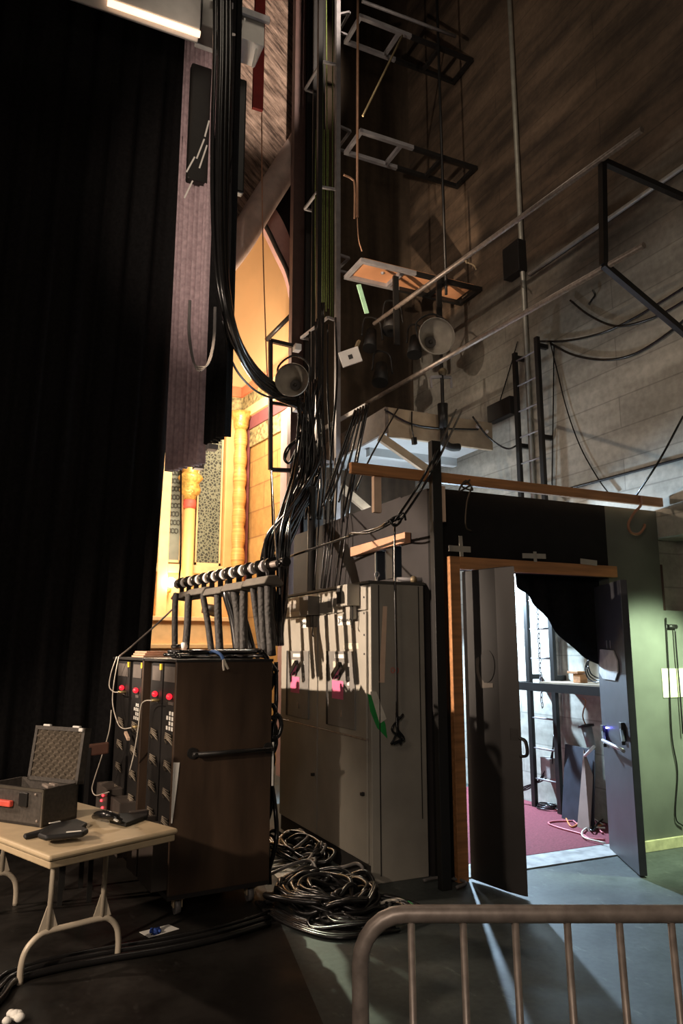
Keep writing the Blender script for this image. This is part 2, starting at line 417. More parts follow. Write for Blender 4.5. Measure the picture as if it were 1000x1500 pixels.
# plum stripe and pier beside the spiral column
mb = MB().obox(HC - sd * .16 + sn * .03, sd * -.14, sn * .05, V((0, 0, zc - .7))); struct('trim_10', mb, M_purple)
mb = MB().box(hxx(322), hxx(345), 11.40, 11.6, 0, zc - .5); struct('trim_11', mb, M_ochre, bevel=.02)
mb = MB().box(hxx(228), hxx(244), 11.40, 11.6, 0, zc - .5); struct('trim_12', mb, M_creampl, bevel=.02)
# box-front ledges under the organ grilles
mb = MB(); mb.box(1.4, 3.3, 11.42, 11.6, hz(842), hz(830)); mb.box(1.2, 3.4, 11.05, 11.6, hz(912), hz(906)); mb.box(1.2, 3.4, 11.1, 11.6, 0.4, hz(912)); mb.box(1.2, 3.4, 11.02, 11.1, hz(950), hz(944))
struct('trim_13', mb, M_creampl, bevel=.008)

# spiral column in the corner
cx, cyy = fy(351, 700, 11.25).x, 11.25
t = root('spiral_column', 'gold rope-twisted column in the auditorium corner beside the plum stripe', 'column', (cx, cyy, 0))
mb = MB(); pr = []; zt = zc - .75
for k in range(121):
    q = k / 120; pr.append((q, .088 + .022 * abs(math.sin(q * PI * 15))))
mb.lathe((cx, cyy, .3), (cx, cyy, zt), pr, 20); mb.build('shaft', mat('ochre_gold_banded', (.66, .38, .11), .5, .1, var=.4, scale=4, stretch=(.2, .2, 7)), t)
MB().box(cx - .13, cx + .13, cyy - .13, cyy + .13, 0, .3).build('plinth', M_creampl, t, bevel=.01)
MB().lathe((cx, cyy, zt), (cx, cyy, zt + .28), [(0, .09), (.2, .12), (.6, .13), (1, .2)], 16).build('capital', M_gold, t)
# gold half column between the grilles
cx2 = fy(276, 780, 11.3).x
t = root('gold_column', 'slim yellow column with gilt capital and red band between two green grilles', 'column', (cx2, 11.3, 0))
zb, zk = hz(870), hz(752)
MB().lathe((cx2, 11.3, 0.0), (cx2, 11.3, zk), [(0, .10), (.4, .10), (1, .088)], 20).build('shaft', mat('yellow_plaster', (.78, .50, .18), .5, var=.06), t)
MB().lathe((cx2, 11.3, zk), (cx2, 11.3, hz(740)), [(0, .095), (.5, .1), (1, .095)], 20).build('band', M_red, t)
pr = [(0, .09), (.12, .10), (.16, .15), (.25, .17), (.42, .13), (.55, .20), (.62, .17), (.7, .11), (.85, .15), (1, .09)]
MB().lathe((cx2, 11.3, hz(740)), (cx2, 11.3, hz(684)), pr, 14).build('capital', M_gold, t)
# grilles
def grille(u0, u1, v0, v1, label, y=11.56, m=M_latt, bosses=False):
    x0, x1 = hxx(u0), hxx(u1); z0, z1 = hz(v1), hz(v0)
    t = root('organ_grille', label, 'grille', ((x0 + x1) / 2, y, z0))
    MB().box(x0, x1, y - .03, 11.595, z0, z1).build('lattice', m, t)
    mb = MB()
    for a in (x0, x1 - .025): mb.box(a, a + .025, y - .05, y - .03, z0, z1)
    mb.box(x0, x1, y - .05, y - .03, z0, z0 + .04); mb.build('border', M_creampl, t)
    if bosses:
        nx, nz = 4, 12
        mr_ = mat('dark_green_rosette', (.05, .055, .045), .6)
        for i in range(nx):
            for k in range(nz):
                px = x0 + (i + .5 + .5 * (k % 2)) * (x1 - x0) / nx; pz = z0 + .5 + k * (z1 - z0 - .5) / nz
                if px < x1 - .03: MB().tube([(px + .026 * math.cos(a), y - .045, pz + .034 * math.sin(a)) for a in [j * PI / 4 for j in range(8)]], .010, 5, 2, True, True).build('rosette', mr_, t)
grille(284, 321, 600, 829, 'tall green lattice organ grille right of the slim gold column')
grille(243, 263, 640, 827, 'narrow sage grille with rows of rosettes left of the slim gold column', bosses=True, m=mat('sage_plaster', (.20, .22, .18), .7, var=.12))
# wall sconce
p = fy(250, 853, 11.35)
t = root('wall_sconce', 'glowing globe wall lamp beside the slim gold column', 'lamp', p - V((0, 0, .1)))
MB().ball(p, .075).build('globe', M_bulb, t)
MB().cyl(p + V((0, .07, -.12)), p + V((0, .2, -.12)), .035).tube([p + V((0, .1, -.12)), p + V((0, .02, -.14)), p + V((0, 0, -.08))], .014).build('bracket', M_gold, t)
# dark house spotlights on the box ledge
p = fy(305, 893, 11.25)
t = root('small_spotlight', 'small dark spotlight sitting on the auditorium ledge behind the cable looms', 'spotlight', V((p.x, 11.2, hz(906))))
MB().cyl(p + V((-.09, 0, .02)), p + V((.12, -.02, -.02)), .075, .095).build('body', M_steel, t)
MB().bar(p + V((0, 0, -.02)), V((p.x, 11.25, hz(906))), .03, .03).build('stand', M_steel, t)

# ---- brick field and roll moulding above the opening
def curve_pts(px, y): return [fy(u, v, y) for u, v in px]
edge = [(300, 402), (335, 352), (365, 300), (400, 245), (430, 200)]
ep = curve_pts(edge, 9.15)
mb = MB()
poly = [V((ep[0].x - .6, 9.15, ep[0].z - .5))] + ep + [V((3.60, 9.15, 13.5)), V((ep[0].x - .6, 9.15, 13.5))]
mb.prism(poly, (0, .3, 0)); struct('wall_arch', mb, M_brick)
roll = [V((p.x, p.y + .05, p.z)) for p in curve_pts([(270, 450), (318, 395), (352, 352), (383, 300), (410, 258), (435, 218), (460, 178)], 9.05)]
struct('trim_14', MB().tube(roll, .19, 16, 6), M_arch, label='thick rounded plaster moulding below the rough arch')
# inner ring of the arch with dark lip
o_ = [(380, 268), (400, 300), (417, 330), (427, 362), (436, 440)]
i_ = [(352, 285), (368, 305), (388, 335), (405, 370), (420, 402), (429, 440)]
po = catmull(curve_pts(o_, 9.35), 5); pi_ = catmull(curve_pts(i_, 9.35), 5)
mb = MB(); mb.prism(po + pi_[::-1], (0, .12, 0)); struct('trim_15', mb, M_pinkpl, label='curved plaster ring of the inner arch')
struct('trim_16', MB().tube([p + V((0, -.05, 0)) for p in pi_[5:]], .035, 8, 1), M_black, label='dark lip along the inner arch')
struct('wall_soffit', MB().prism([V((p.x, 9.5, p.z)) for p in po] + [fy(440, 440, 9.5), fy(440, 180, 9.5), fy(380, 180, 9.5)], (0, .04, 0)), M_black)
struct('trim_17', MB().prism([fy(u, v, 9.3) for u, v in ((300, 470), (335, 385), (354, 357), (364, 372), (369, 352), (382, 320), (392, 290), (300, 290))], (0, .05, 0)), M_arch, label='torn grey plaster edge hanging behind the moulding')
# house lighting pipe
cable('lighting_pipe', [fy(390, 498, 10.2), fy(425, 463, 9.7)], .035, M_steel, 'short black pipe across the orange auditorium ceiling', 'pipe', smooth=False)

# ---- curtains
def curtain(name, p0, p1, z0, z1, m, label, amp, folds, flare=0., seed=1, nz=10, solid=.012):
    rr = random.Random(seed); p0, p1 = V(p0), V(p1); d = p1 - p0; n = V((-d.y, d.x, 0)).normalized()
    N_ = folds * 10; ph = [rr.uniform(0, 6) for _ in range(6)]; rows = []
    for i in range(nz + 1):
        q = i / nz; row = []
        for k in range(N_ + 1):
            s_ = k / N_
            a = 2 * PI * folds * s_ + 1.1 * math.sin(3.1 * s_ * PI + ph[0]) + .5 * math.sin(11 * s_ + ph[1])
            o = amp * (math.sin(a) + .35 * math.sin(2.3 * a + ph[2] + q)) * (.75 + .35 * (1 - q))
            pos = p0 + d * (s_ + flare * (1 - q) * (s_ - .0) * 0) + n * o
            zz = z0 + (z1 - z0) * q
            sh = flare * (1 - q) * s_
            row.append(V((pos.x - sh, pos.y, zz)))
        rows.append(row)
    o = MB().grid(rows).build(name, m, None, solid=solid); tag(o, label, 'curtain'); return o
xe_top = fy(290, 60, 7.6).x
curtain('stage_curtain', (-3.6, 7.6, 0), (xe_top + .02, 7.6, 0), 0.01, 10.5, M_velvet, 'huge black velour stage curtain filling the left of the photo', .05, 17, .30, 3, 14)
curtain('raised_curtain', (1.73, 6.96, 0), (1.495, 7.46, 0), 3.41, 9.6, M_mauve, 'mauve velour drape hanging with its hem high above the floor', .035, 7, 0, 5)
curtain('raised_drape', (1.83, 6.46, 0), (1.745, 6.92, 0), 3.58, 9.6, M_velvet, 'black drape with a short hem beside the mauve drape', .04, 5, 0, 8)
c = fy(282, 706, 6.9)
# pale hem weights of the black drape
for i, (u, v) in enumerate(((290, 683), (310, 655))):
    p = fx(u, v, 1.76)
    tag(MB().box(p.x - .05, p.x + .05, p.y - .05, p.y + .05, p.z - .03, p.z + .02).build('hem_weight', M_greysteel, None, .005), ('pale weight at the lower left corner of the short black drape', 'pale weight at the lower right corner of the short black drape')[i], 'weight')
# border light and bracket up in the flies
a, b_ = fy(160, 8, 6.5), fy(292, 46, 6.5)
t = root('hanging_border_light', 'long white trough light hanging at the top of the black curtain', 'light fixture', (a.x, 6.5, a.z))
zz = a.z
MB().prism([V((a.x - .6, 6.56, zz - .02)), V((a.x - .6, 6.46, zz + .05)), V((a.x - .6, 6.46, zz + .42)), V((a.x - .6, 6.60, zz + .46)), V((a.x - .6, 6.60, zz))], V((b_.x - a.x + .6, 0, 0))).build('housing', M_white, t, bevel=.01)
MB().cyl((a.x - .02, 6.47, zz + .0), (b_.x, 6.47, zz + .0), .032).build('tube', M_tube, t)
a2, b2 = fy(296, 36, 6.6), fy(388, 62, 6.6)
t = root('batten_bracket', 'white steel end bracket with a dark slot, right of the trough light', 'bracket', (a2.x, 6.6, a2.z))
MB().box(a2.x, b2.x, 6.62, 6.95, a2.z + .02, a2.z + .42).build('plate', M_white, t, bevel=.01)
MB().box(a2.x + .1, b2.x + .04, 6.56, 6.60, a2.z + .28, a2.z + .36).build('rail', M_greysteel, t, bevel=.005)
mb = MB(); mb.bar(fy(376, 72, 6.55), fy(370, 96, 6.55) + V((-.0, 0, -.02)), .02, .02); mb.bar(fy(352, 58, 6.55), fy(358, 28, 6.55), .02, .03); mb.bar(fy(340, 50, 6.55), fy(372, 62, 6.55), .02, .02); mb.build('arm', M_white, t)
tag(MB().box(b2.x + .0, b2.x + .12, 6.98, 7.02, a2.z - .45, a2.z + 1.2).build('red_banner', M_redcloth), 'strip of dark red cloth behind the white end bracket', 'cloth')
tag(MB().box(a2.x, b2.x - .06, 7.02, 7.12, a2.z - 1.5, a2.z - .1).build('speaker_cabinet', M_black, None, .02), 'black box hanging under the white end bracket', 'box')
for i, (u0, v0, u1, v1) in enumerate(((306, 177, 300, 200), (299, 204, 288, 232), (303, 213, 292, 246), (285, 230, 273, 252), (282, 265, 270, 290))):  # pale strips stand in for light showing through the dark drape
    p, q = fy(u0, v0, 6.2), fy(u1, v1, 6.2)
    tag(MB().bar(p, q, .014, .008, (0, 1, 0)).build('light_streak', M_white), 'pale slanting strip standing in for a streak of light on the hanging black drape', 'tape', 'light streaks drawn on the black drape')

# ================================================================== THINGS ON THE UPPER WALLS
YF, YG = 7.24, 7.66
def level(z, name, label, m, ply=False, dark=.06):
    t = root(name, label, 'steel frame', (4.45, 7.45, z))
    x0, x1, xm = 3.6, XR - .02, 4.36
    for a, b_, mm in ((x0, xm, m), (xm, x1, M_steel)):  # right bay in black steel: its shade is put into the colour
        MB().box(a, b_, YF - .03, YF + .02, z, z + .05).build('front_rail', mm, t)
        MB().box(a, b_, YG - .02, YG + .03, z, z + .05).build('rear_rail', mm, t)
    for x, mm in ((x0, m), (4.17, m), (4.78, M_steel), (x1 - .05, M_steel)): MB().box(x, x + .045, YF + .02, YG - .02, z, z + .05).build('crossbar', mm, t)
    if ply:
        MB().box(x0 + .05, 4.70, YF + .0, YG, z + .052, z + .075).build('plywood_deck', M_ply, t)
        MB().box(4.84, x1 - .1, YF + .0, YG, z + .052, z + .075).build('plywood_deck', M_ply, t)
        MB().ball((4.0, 7.42, z + .05), .025).build('bolt', M_greysteel, t)
    return t
level(9.5, 'shelf_gallery', 'topmost open steel shelf frame on the brown wall', M_greysteel)
level(7.86, 'shelf_gallery', 'middle open steel shelf frame on the brown wall', M_greysteel)
level(6.13, 'shelf_gallery', 'lowest steel shelf frame, floored with orange plywood', M_greysteel, True)
tag(MB().cyl((4.77, YF - .05, 5.95), (4.75, YF - .05, 11), .018, seg=10).build('vertical_pipe', M_steel), 'thin dark vertical pipe tied to the right bay of the steel shelves', 'pipe')
tag(MB().cyl((3.60, YF - .1, 9.66), (5.0, YF - .1, 9.70), .022, seg=10).build('hanging_pipe', M_greysteel), 'grey pipe along the front of the topmost shelf frame', 'pipe')
pa, pb = fy(524, -20, 7.15), fy(523, 318, 7.15)  # warm copper light on both conduits put into their brown
tag(MB().cyl(pa, pb, .016, seg=10).tube([pb, fy(525, 350, 7.15), fy(530, 368, 7.15)], .008, 6).build('copper_lit_conduit', mat('copper_lit_brown_pipe', (.42, .24, .15), .45, .3)), 'copper-lit brown vertical conduit left of the shelves, frayed at its foot', 'conduit')
tag(MB().tube([fy(503, 256, 7.12), fy(515, 262, 7.12), fy(519, 272, 7.12), fy(519, 320, 7.12)], .012, 8).build('bent_conduit', MATS['copper_lit_brown_pipe']), 'short conduit with a bent top beside the copper-lit brown conduit', 'conduit')
tag(MB().cyl(fy(589, 52, 7.18), fy(531, 170, 7.2), .013, seg=8).build('diagonal_rod', mat('brass_rod', (.50, .40, .22), .4, .5)), 'thin brassy rod slanting down from the topmost shelf frame', 'rod')
tag(MB().bar(fy(525, 417, 7.0), fy(537, 459, 7.0), .05, .02, (0, 1, 0)).build('green_lit_stick', M_greenlit), 'pale stick, green light put into its colour, hanging below the orange plywood', 'stick')
for u, lab in ((579, 'left dark strap hanging from the orange plywood shelf'), (642, 'right dark strap hanging from the orange plywood shelf')):
    tag(MB().bar(fy(u, 405, 7.2), fy(u + 2, 505, 7.2), .07, .03, (0, 1, 0)).build('hanging_strap', M_steel), lab, 'strap')

# tower of pipes at the stage opening
tx0, tx1, ty = fy(466, 500, 7.9).x, fy(494, 500, 7.9).x, 7.9
t = root('rigging_tower', 'tall black steel pipe tower with hanger brackets beside the stage opening', 'tower', ((tx0 + tx1) / 2, ty, 2.0))
MB().box(tx1 - .03, tx1 + .03, ty - .03, ty + .03, 2.2, 12).build('upright', M_greysteel, t)
MB().box(tx0 - .03, tx0 + .03, ty - .03, ty + .03, 2.2, 12).build('upright', M_steel, t)
MB().box(3.42, 3.60, 8.3, 8.32, 0.2, 12.5).build('back_panel', M_black, t)
def bracket(u0, v0, u1, v1, u2, v2):
    a = fy(u0, v0, ty); b_ = fy(u1, v1, ty); b_.z = a.z = (a.z + b_.z) / 2
    c = fz(u2, v2, a.z); b2_ = fz(u1, v1, a.z)
    o = MB().bar(a, b2_, .03, .03); o.bar(b2_, c, .03, .03); o.bar(c, c + V((.16, 0, 0)), .03, .03)
    o.build('hanger_bracket', M_greysteel, t)
bracket(492, 92, 471, 90, 447, 131); bracket(491, 275, 470, 274, 446, 306); bracket(489, 470, 480, 465, 441, 495)
bracket(488, 677, 466, 675, 439, 690); bracket(495, 182, 513, 192, 494, 218); bracket(496, 372, 511, 378, 493, 396); bracket(497, 30, 512, 18, 496, 47)
mb = MB()
for k in range(40): pass
for k in range(9):
    u = 463 + k * 3.1 + R.uniform(-.8, .8); v0 = R.choice([175, 190, 280, 300, -20]); v1 = R.uniform(440, 480)
    cable('green_lit_rope', [fy(u, v0, 8.1), fy(u + R.uniform(-1, 1), (v0 + v1) / 2, 8.1), fy(u, v1, 8.05)], .008, M_greenlitrope, 'thin green-lit rope running down inside the pipe tower', 'rope', 'green-lit ropes in the pipe tower', 5, 3)
for k in range(7):
    u = R.uniform(452, 492); d_ = R.uniform(7.5, 7.75)
    cable('tower_cable', [fy(u, 440 + R.uniform(0, 60), d_), fy(u + R.uniform(-4, 4), 560, d_), fy(u + R.uniform(-10, 8), 680, d_ - .15), fy(u + R.uniform(-12, 6), 760, 7.0)], .014, M_rubber, 'black cable falling down the front of the pipe tower', 'cable', 'cables down the pipe tower', 6, 5)
# black strip standing in for the dark void between post and tower
tag(MB().box(3.50, 3.70, 8.70, 8.80, 0, 13).build('masking_flat', M_black), 'tall black strip filling the dark void right of the brown steel edge', 'flat')

# pipe frame holding the left scoop
t = root('pipe_gantry', 'black rectangular pipe frame sticking out into the stage opening', 'pipe frame', fy(416, 690, 7.9))
fr = [fy(438, 509, 7.9), fy(396, 499, 7.9), fy(396, 688, 7.9), fy(440, 690, 7.9)]
for a, b_, nm in ((0, 1, 'top_bar'), (1, 2, 'side_bar'), (3, 2, 'bottom_bar')):
    MB().bar(fr[a], fr[b_], .045, .045).build(nm, M_steel, t)
mb = MB(); mb.bar(fy(396, 590, 7.9), fy(440, 596, 7.9), .035, .035); mb.build('middle_bar', M_steel, t)
for v in (509, 597, 690): 
    p = fy(436, v, 7.85); MB().box(p.x - .05, p.x + .03, 7.8, 7.9, p.z - .05, p.z + .03).build('clamp', M_white, t, .005)
cable('drop_rod', [fy(397, 690, 7.9), fy(400, 790, 7.6), fy(402, 850, 7.0)], .012, M_rubber, 'dark rod continuing down below the black pipe frame', 'cord', None, 6, 4)
cable('hanging_line', [fy(383, -30, 8.2), fy(384, 300, 8.2), fy(390, 520, 8.2), fy(394, 600, 8.2)], .008, M_copper, 'thin reddish line hanging across the orange ceiling', 'line', None, 5, 4)

def scoop(c, axis, r, label, mt=M_scoopin, mount=None):
    t = root('scoop_light', label, 'stage light', c); ax = V(axis).normalized(); c = V(c)
    prof = [(0, r), (.02, r * 1.02), (.25, r * .95), (.55, r * .78), (.8, r * .55), (1, r * .3)]
    L_ = r * 1.25
    MB().lathe(c, c - ax * L_, prof, 32, caps=False).build('reflector', mt, t, solid=.006)
    MB().lathe(c - ax * L_ * .95, c - ax * (L_ + .16), [(0, r * .32), (.5, r * .34), (1, r * .2)], 16).build('lamp_cap', M_scoopout, t)
    MB().ball(c - ax * L_ * .92, r * .12).build('bulb', M_scoopout, t)
    s_ = ax.cross(V((0, 0, 1))).normalized()
    q = c - ax * L_ * .5
    MB().tube([q + s_ * r * .9, q + s_ * r * .95 + V((0, 0, .2)), q + V((0, 0, .32)), q - s_ * r * .95 + V((0, 0, .2)), q - s_ * r * .9], .012, 6, 5).build('yoke', M_steel, t)
    return t
scoop(fy(427, 556, 7.3), (-.52, -.83, -.08), .185, 'dark scoop light pointing left over the thick cable bundle')
scoop(fy(640, 492, 6.9), (-.25, -1, -.12), .215, 'dusty round scoop light facing the camera below the orange plywood', M_scoopin)
# white faced flood light
p = fy(513, 523, 7.3); t = root('flood_light', 'white faced flood light tilted left of the upper pipe', 'stage light', p)
ax = V((-.35, -.9, -.25)).normalized(); s_ = ax.cross(V((0, 0, 1))).normalized(); u_ = s_.cross(ax)
s2 = s_ * math.cos(-.35) + u_ * math.sin(-.35); u2 = u_ * math.cos(-.35) - s_ * math.sin(-.35)
MB().obox(p - s2 * .12 - u2 * .09 + ax * .02, s2 * .24, u2 * .18, -ax * .05).build('face', M_white, t, .006)
MB().obox(p - s2 * .025 - u2 * .025 + ax * .022, s2 * .05, u2 * .05, ax * .004).build('lens', M_black, t)
MB().cyl(p - ax * .03, p - ax * .25, .075, .06).build('housing', M_scoopout, t)
MB().bar(p - ax * .12 + V((.05, 0, .05)), p - ax * .12 + V((.12, 0, .24)), .06, .03).build('yoke', mat('tarnished_brass', (.22, .17, .10), .5, .4), t)
# dark lanterns clustered behind, near the tower
for i, (u, v, s_, lab) in enumerate(((575, 470, .16, 'dark stage lantern behind the left dark strap'), (610, 505, .14, 'dark stage lantern left of the dusty round scoop'), (545, 495, .13, 'dark stage lantern just right of the white faced flood light'), (560, 545, .15, 'dark stage lantern under the middle of the lower sloping rail'))):
    p = fy(u, v, 7.9); t = root('hanging_lantern', lab, 'stage light', p)
    MB().cyl(p + V((.02, .06, .12)), p + V((-.05, -.02, -.16)), s_ * .5, s_ * .7).build('body', M_black, t)
    MB().tube([p + V((-.15, 0, 0)), p + V((-.1, 0, .25)), p + V((.1, 0, .25)), p + V((.15, 0, 0))], .014, 6).build('yoke', M_steel, t)

# pipe rails carried on wall brackets
def pipe_rail(name, a, b_, label, r=.026):
    return tag(MB().cyl(a, b_, r, seg=14).build(name, M_galv), label, 'pipe')
u1a, u1b = fz(940, 190, 5.62), fz(548, 474, 5.62)
l1a, l1b = fz(943, 359, 4.67), fz(531, 594, 4.67)
pipe_rail('sloping_rail', u1a, u1b, 'upper long pipe rail, with a small rope knot, crossing the right wall')
pipe_rail('sloping_rail', l1a, l1b, 'lower long pipe rail crossing the right wall, passing under the round scoop')
kp = fz(683, 380, 5.62)
tag(MB().tube([kp + V((0, 0, .035)), kp + V((.03, .02, 0)), kp + V((0, 0, -.035)), kp + V((-.03, -.02, 0))], .012, 6, 5, True, True).tube([kp + V((0, 0, -.03)), kp + V((.05, -.05, -.08)), kp + V((.06, -.08, -.14))], .008, 5).build('rope_knot', M_rope), 'small knot of pale rope on the upper pipe rail', 'rope')
post_t = fz(882, 236, 5.62); post_b = fz(884, 388, 4.67)
t = root('wall_bracket', 'dark steel bracket frame holding both pipe rails to the right wall', 'bracket', post_b)
MB().bar(post_t, post_b, .05, .05).build('post', M_steel, t)
MB().bar(post_t, V((XR + .05, post_t.y + .1, post_t.z + .02)), .05, .05).build('arm', M_steel, t)
MB().bar(post_b, fx(1040, 520, XR - .02), .05, .05).build('brace', M_steel, t)
# white conduit on the wall
wa, wb = fx(775, 399, XR - .03), V((XR - .03, 2.2, 5.9)); wa.z = 5.9
tag(MB().cyl(wa, wb, .024, seg=12).build('wall_conduit', mat('pale_grey_conduit', (.42, .41, .38), .5, .3)), 'pale horizontal conduit running along the right wall', 'conduit')
tag(MB().cyl((XR - .04, 6.383, 2.9), (XR - .04, 6.383, 12.5), .03, seg=12).build('riser_conduit', M_conduit), 'pale vertical conduit rising the full height of the right wall', 'conduit')
p = fx(757, 385, XR); tag(MB().box(XR - .12, XR, p.y - .18, p.y + .12, p.z - .2, p.z + .2).build('junction_box', M_steel, None, .008), 'dark junction box where the vertical conduit passes it high on the wall', 'junction box')
# fixed ladder on the right wall
t = root('wall_ladder', 'tall black fixed ladder rising from the red carpet up the right wall', 'ladder', (5.2, 6.3, 0.012))
LX = 5.2
for y, z1 in ((6.08, 5.02), (6.47, 4.98)):
    MB().box(LX - .012, LX + .03, y - .028, y + .028, .014, z1).build('rail', M_steel, t)
for k in range(16): MB().cyl((LX + .01, 6.08, .3 + k * .305), (LX + .01, 6.47, .3 + k * .305), .010, seg=8).build('rung', M_greysteel, t)
for z in (1.3, 3.85, 4.9):
    for y in (6.08, 6.47): MB().box(LX + .03, XR - .002, y - .02, y + .02, z, z + .05).build('standoff', M_steel, t)

# ---- platform under the shelves
PY = 6.85
t = root('timber_platform', 'timber platform with a white-lit underside above the black vestibule', 'platform', (4.4, 7.8, 3.88))
PX0 = 3.72; PX1 = XR - .25; PB = 8.66
zt_, zb_ = 4.24, 3.93
MB().box(PX0, PX1, PY - .05, PY, zb_ - .04, zt_ - .02).build('front_board', M_palewood, t, bevel=.006)
MB().box(PX0 - .04, PX0, PY - .05, PB, zb_, zt_ - .02).build('side_board', mat('grey_lumber', (.17, .135, .11), .75, var=.25), t, bevel=.006)
MB().box(PX0, PX1, PY, PB, zb_ + .04, zb_ + .08).build('underside_boards', mat('white_lit_boards', (.50, .54, .55), .75, var=.1, scale=3), t)  # bluish white light under the platform put into the board colour
MB().box(PX0 + .15, PX1, 7.55, 7.64, zb_ - .06, zb_ + .04).build('joist', MATS['white_lit_boards'], t)
MB().box(PX0 + .15, PX1, 8.25, 8.34, zb_ - .06, zb_ + .04).build('joist', MATS['white_lit_boards'], t)
MB().bar(fy(556, 640, PY - .02), fy(628, 690, PY - .02), .09, .05, (0, 1, 0)).build('knee_brace', M_palewood, t)
MB().bar(fy(498, 712, 7.9), fy(540, 748, 7.9), .09, .06, (0, 1, 0)).build('lower_brace', M_palewood, t)
MB().bar(fx(470, 630, PX0 - .052), fx(535, 594, PX0 - .052), .02, .05).build('edge_strip', M_white, t)
# stand clamped to the front of the platform
PS = 6.72
t = root('clamp_stand', 'black vertical stand with wing clamps in front of the timber platform', 'stand', fy(650, 655, PS))
MB().cyl(fy(650, 650, PS), fy(646, 520, PS), .02, seg=12).build('pole', M_steel, t)
MB().cyl(fy(649, 628, PS), fy(648, 592, PS), .05, .06).build('collar', M_steel, t)
for u, nm in ((630, 'wing_clamp'), (660, 'wing_clamp')):
    mb = MB(); mb.bar(fy(645, 552, PS), fy(u, 553, PS), .03, .03); mb.bar(fy(u, 552, PS), fy(u + (2 if u < 645 else 1), 568, PS), .02, .02); mb.build(nm, M_greysteel, t)
MB().tube([fy(650, 630, PS), fy(651, 648, PS), fy(660, 655, PS), fy(672, 655, PS)], .045, 8).build('foot', M_steel, t)
MB().ball(fy(648, 545, PS), .05).build('knob', mat('tarnished_brass', (.22, .17, .10), .5, .4), t)

# black drop cable items around the platform
cable('drop_cable', [fy(563, 600, 6.76), fy(600, 620, 6.76), fy(640, 627, 6.76), fy(700, 629, 6.76)], .011, M_rubber, 'black cable sagging along the front of the timber platform', 'cable')
cable('drop_cable', [fy(692, 610, 6.76), fy(715, 640, 6.7), fy(742, 657, 6.6), fy(761, 650, 6.5)], .011, M_rubber, 'black cable drooping from the platform to the ladder', 'cable')
t = root('hanging_plug_cable', 'short black cable with a plug hanging at the platform front', 'cable', fy(606, 650, 6.74))
MB().tube([fy(603, 603, 6.76), fy(603, 625, 6.74), fy(606, 643, 6.74)], .009, 6).build('lead', M_rubber, t)
MB().bar(fy(606, 641, 6.74), fy(607, 651, 6.74), .045, .045).build('plug', M_rubber, t)
p = fy(700, 624, 6.78); tag(MB().ball(p, .03).ball(p + V((.12, -.0, -.05)), .022).build('cable_clip', M_white), 'pale clip holding a cable on the platform front board', 'clip')
# cables fanning from the rail end
for k in range(6):
    a = fz(528 + k * 2.5, 597 - k * 1.2, 4.66); a.y -= .06; a = fy(520 + k * 4, 601 - k * 2, 6.8)
    u1 = 470 + k * 8 + R.uniform(-4, 4); b_ = fy(u1, 745 + R.uniform(-15, 25), 6.4)
    cable('fan_cable', [a, lerp(a, b_, .5) + V((0, 0, R.uniform(-.03, .05))), b_], .012, M_rubber, 'black cable slanting from the rail end down to the cable tower', 'cable', 'cables slanting off the lower rail', 6, 4)
cable('slant_cable', [fy(583, 598, 6.75), fy(545, 665, 6.2), fy(520, 720, 5.6)], .009, M_rubber, 'thin black cable slanting alone across the platform brace', 'cable', None, 6, 4)
cable('slant_cable', [fy(668, 600, 6.7), fy(640, 660, 4.58), fy(612, 712, 4.6), fy(578, 763, 4.62)], .010, M_rubber, 'black cable running from the platform down to the rope coil', 'cable', None, 6, 4)
cable('slant_cable', [fy(676, 602, 6.7), fy(646, 664, 4.58), fy(618, 715, 4.6), fy(584, 766, 4.63)], .010, M_rubber, 'second black cable close beside the one down to the rope coil', 'cable', None, 6, 4)

# wall swags on the right wall
def wallswag(px, r, label, m=M_rubber, x=XR - .03):
    cable('wall_cable', [fx(u, v, x) for u, v in px], r, m, label, 'cable', None, 6, 6)
wallswag([(790, 500), (830, 499), (880, 488), (930, 465), (1000, 422), (1040, 395)], .012, 'dark cable swagging from the ladder top up to the right edge')
wallswag([(806, 503), (840, 520), (885, 527), (930, 518), (985, 483), (1030, 440)], .013, 'heavy dark cable swagging lowest across the right wall')
wallswag([(835, 440), (860, 460), (890, 475), (915, 477), (960, 464), (1010, 436)], .012, 'cable looping above the two long swags on the right wall')
wallswag([(868, 425), (871, 432), (866, 440), (862, 446)], .01, 'short curled cable end stuck on the right wall')
wallswag([(806, 503), (815, 540), (830, 600), (850, 655), (875, 700), (893, 725)], .007, 'thin dark line drooping from the ladder top to the pine beam')
wallswag([(811, 506), (810, 600), (808, 720)], .008, 'thin dark line hanging straight beside the ladder')
wallswag([(758, 500), (745, 545), (722, 620)], .007, 'thin dark line slanting left of the ladder')
wallswag([(832, 716), (900, 698), (1000, 671), (1050, 657)], .014, 'dark pipe along the stained band low on the right wall')
cable('stay_line', [fx(1000, 610, 5.2), fx(965, 675, 4.9), fy(930, 728, 4.70)], .010, M_rubber, 'black line stretched from the pine beam up to the right edge', 'line', None, 6, 4)
p = fx(730, 605, XR)
tag(MB().box(XR - .1, XR, p.y - .35, p.y + .1, p.z - .12, p.z + .1).build('wall_box', M_steel, None, .01), 'dark low box on the wall behind the platform board', 'box')

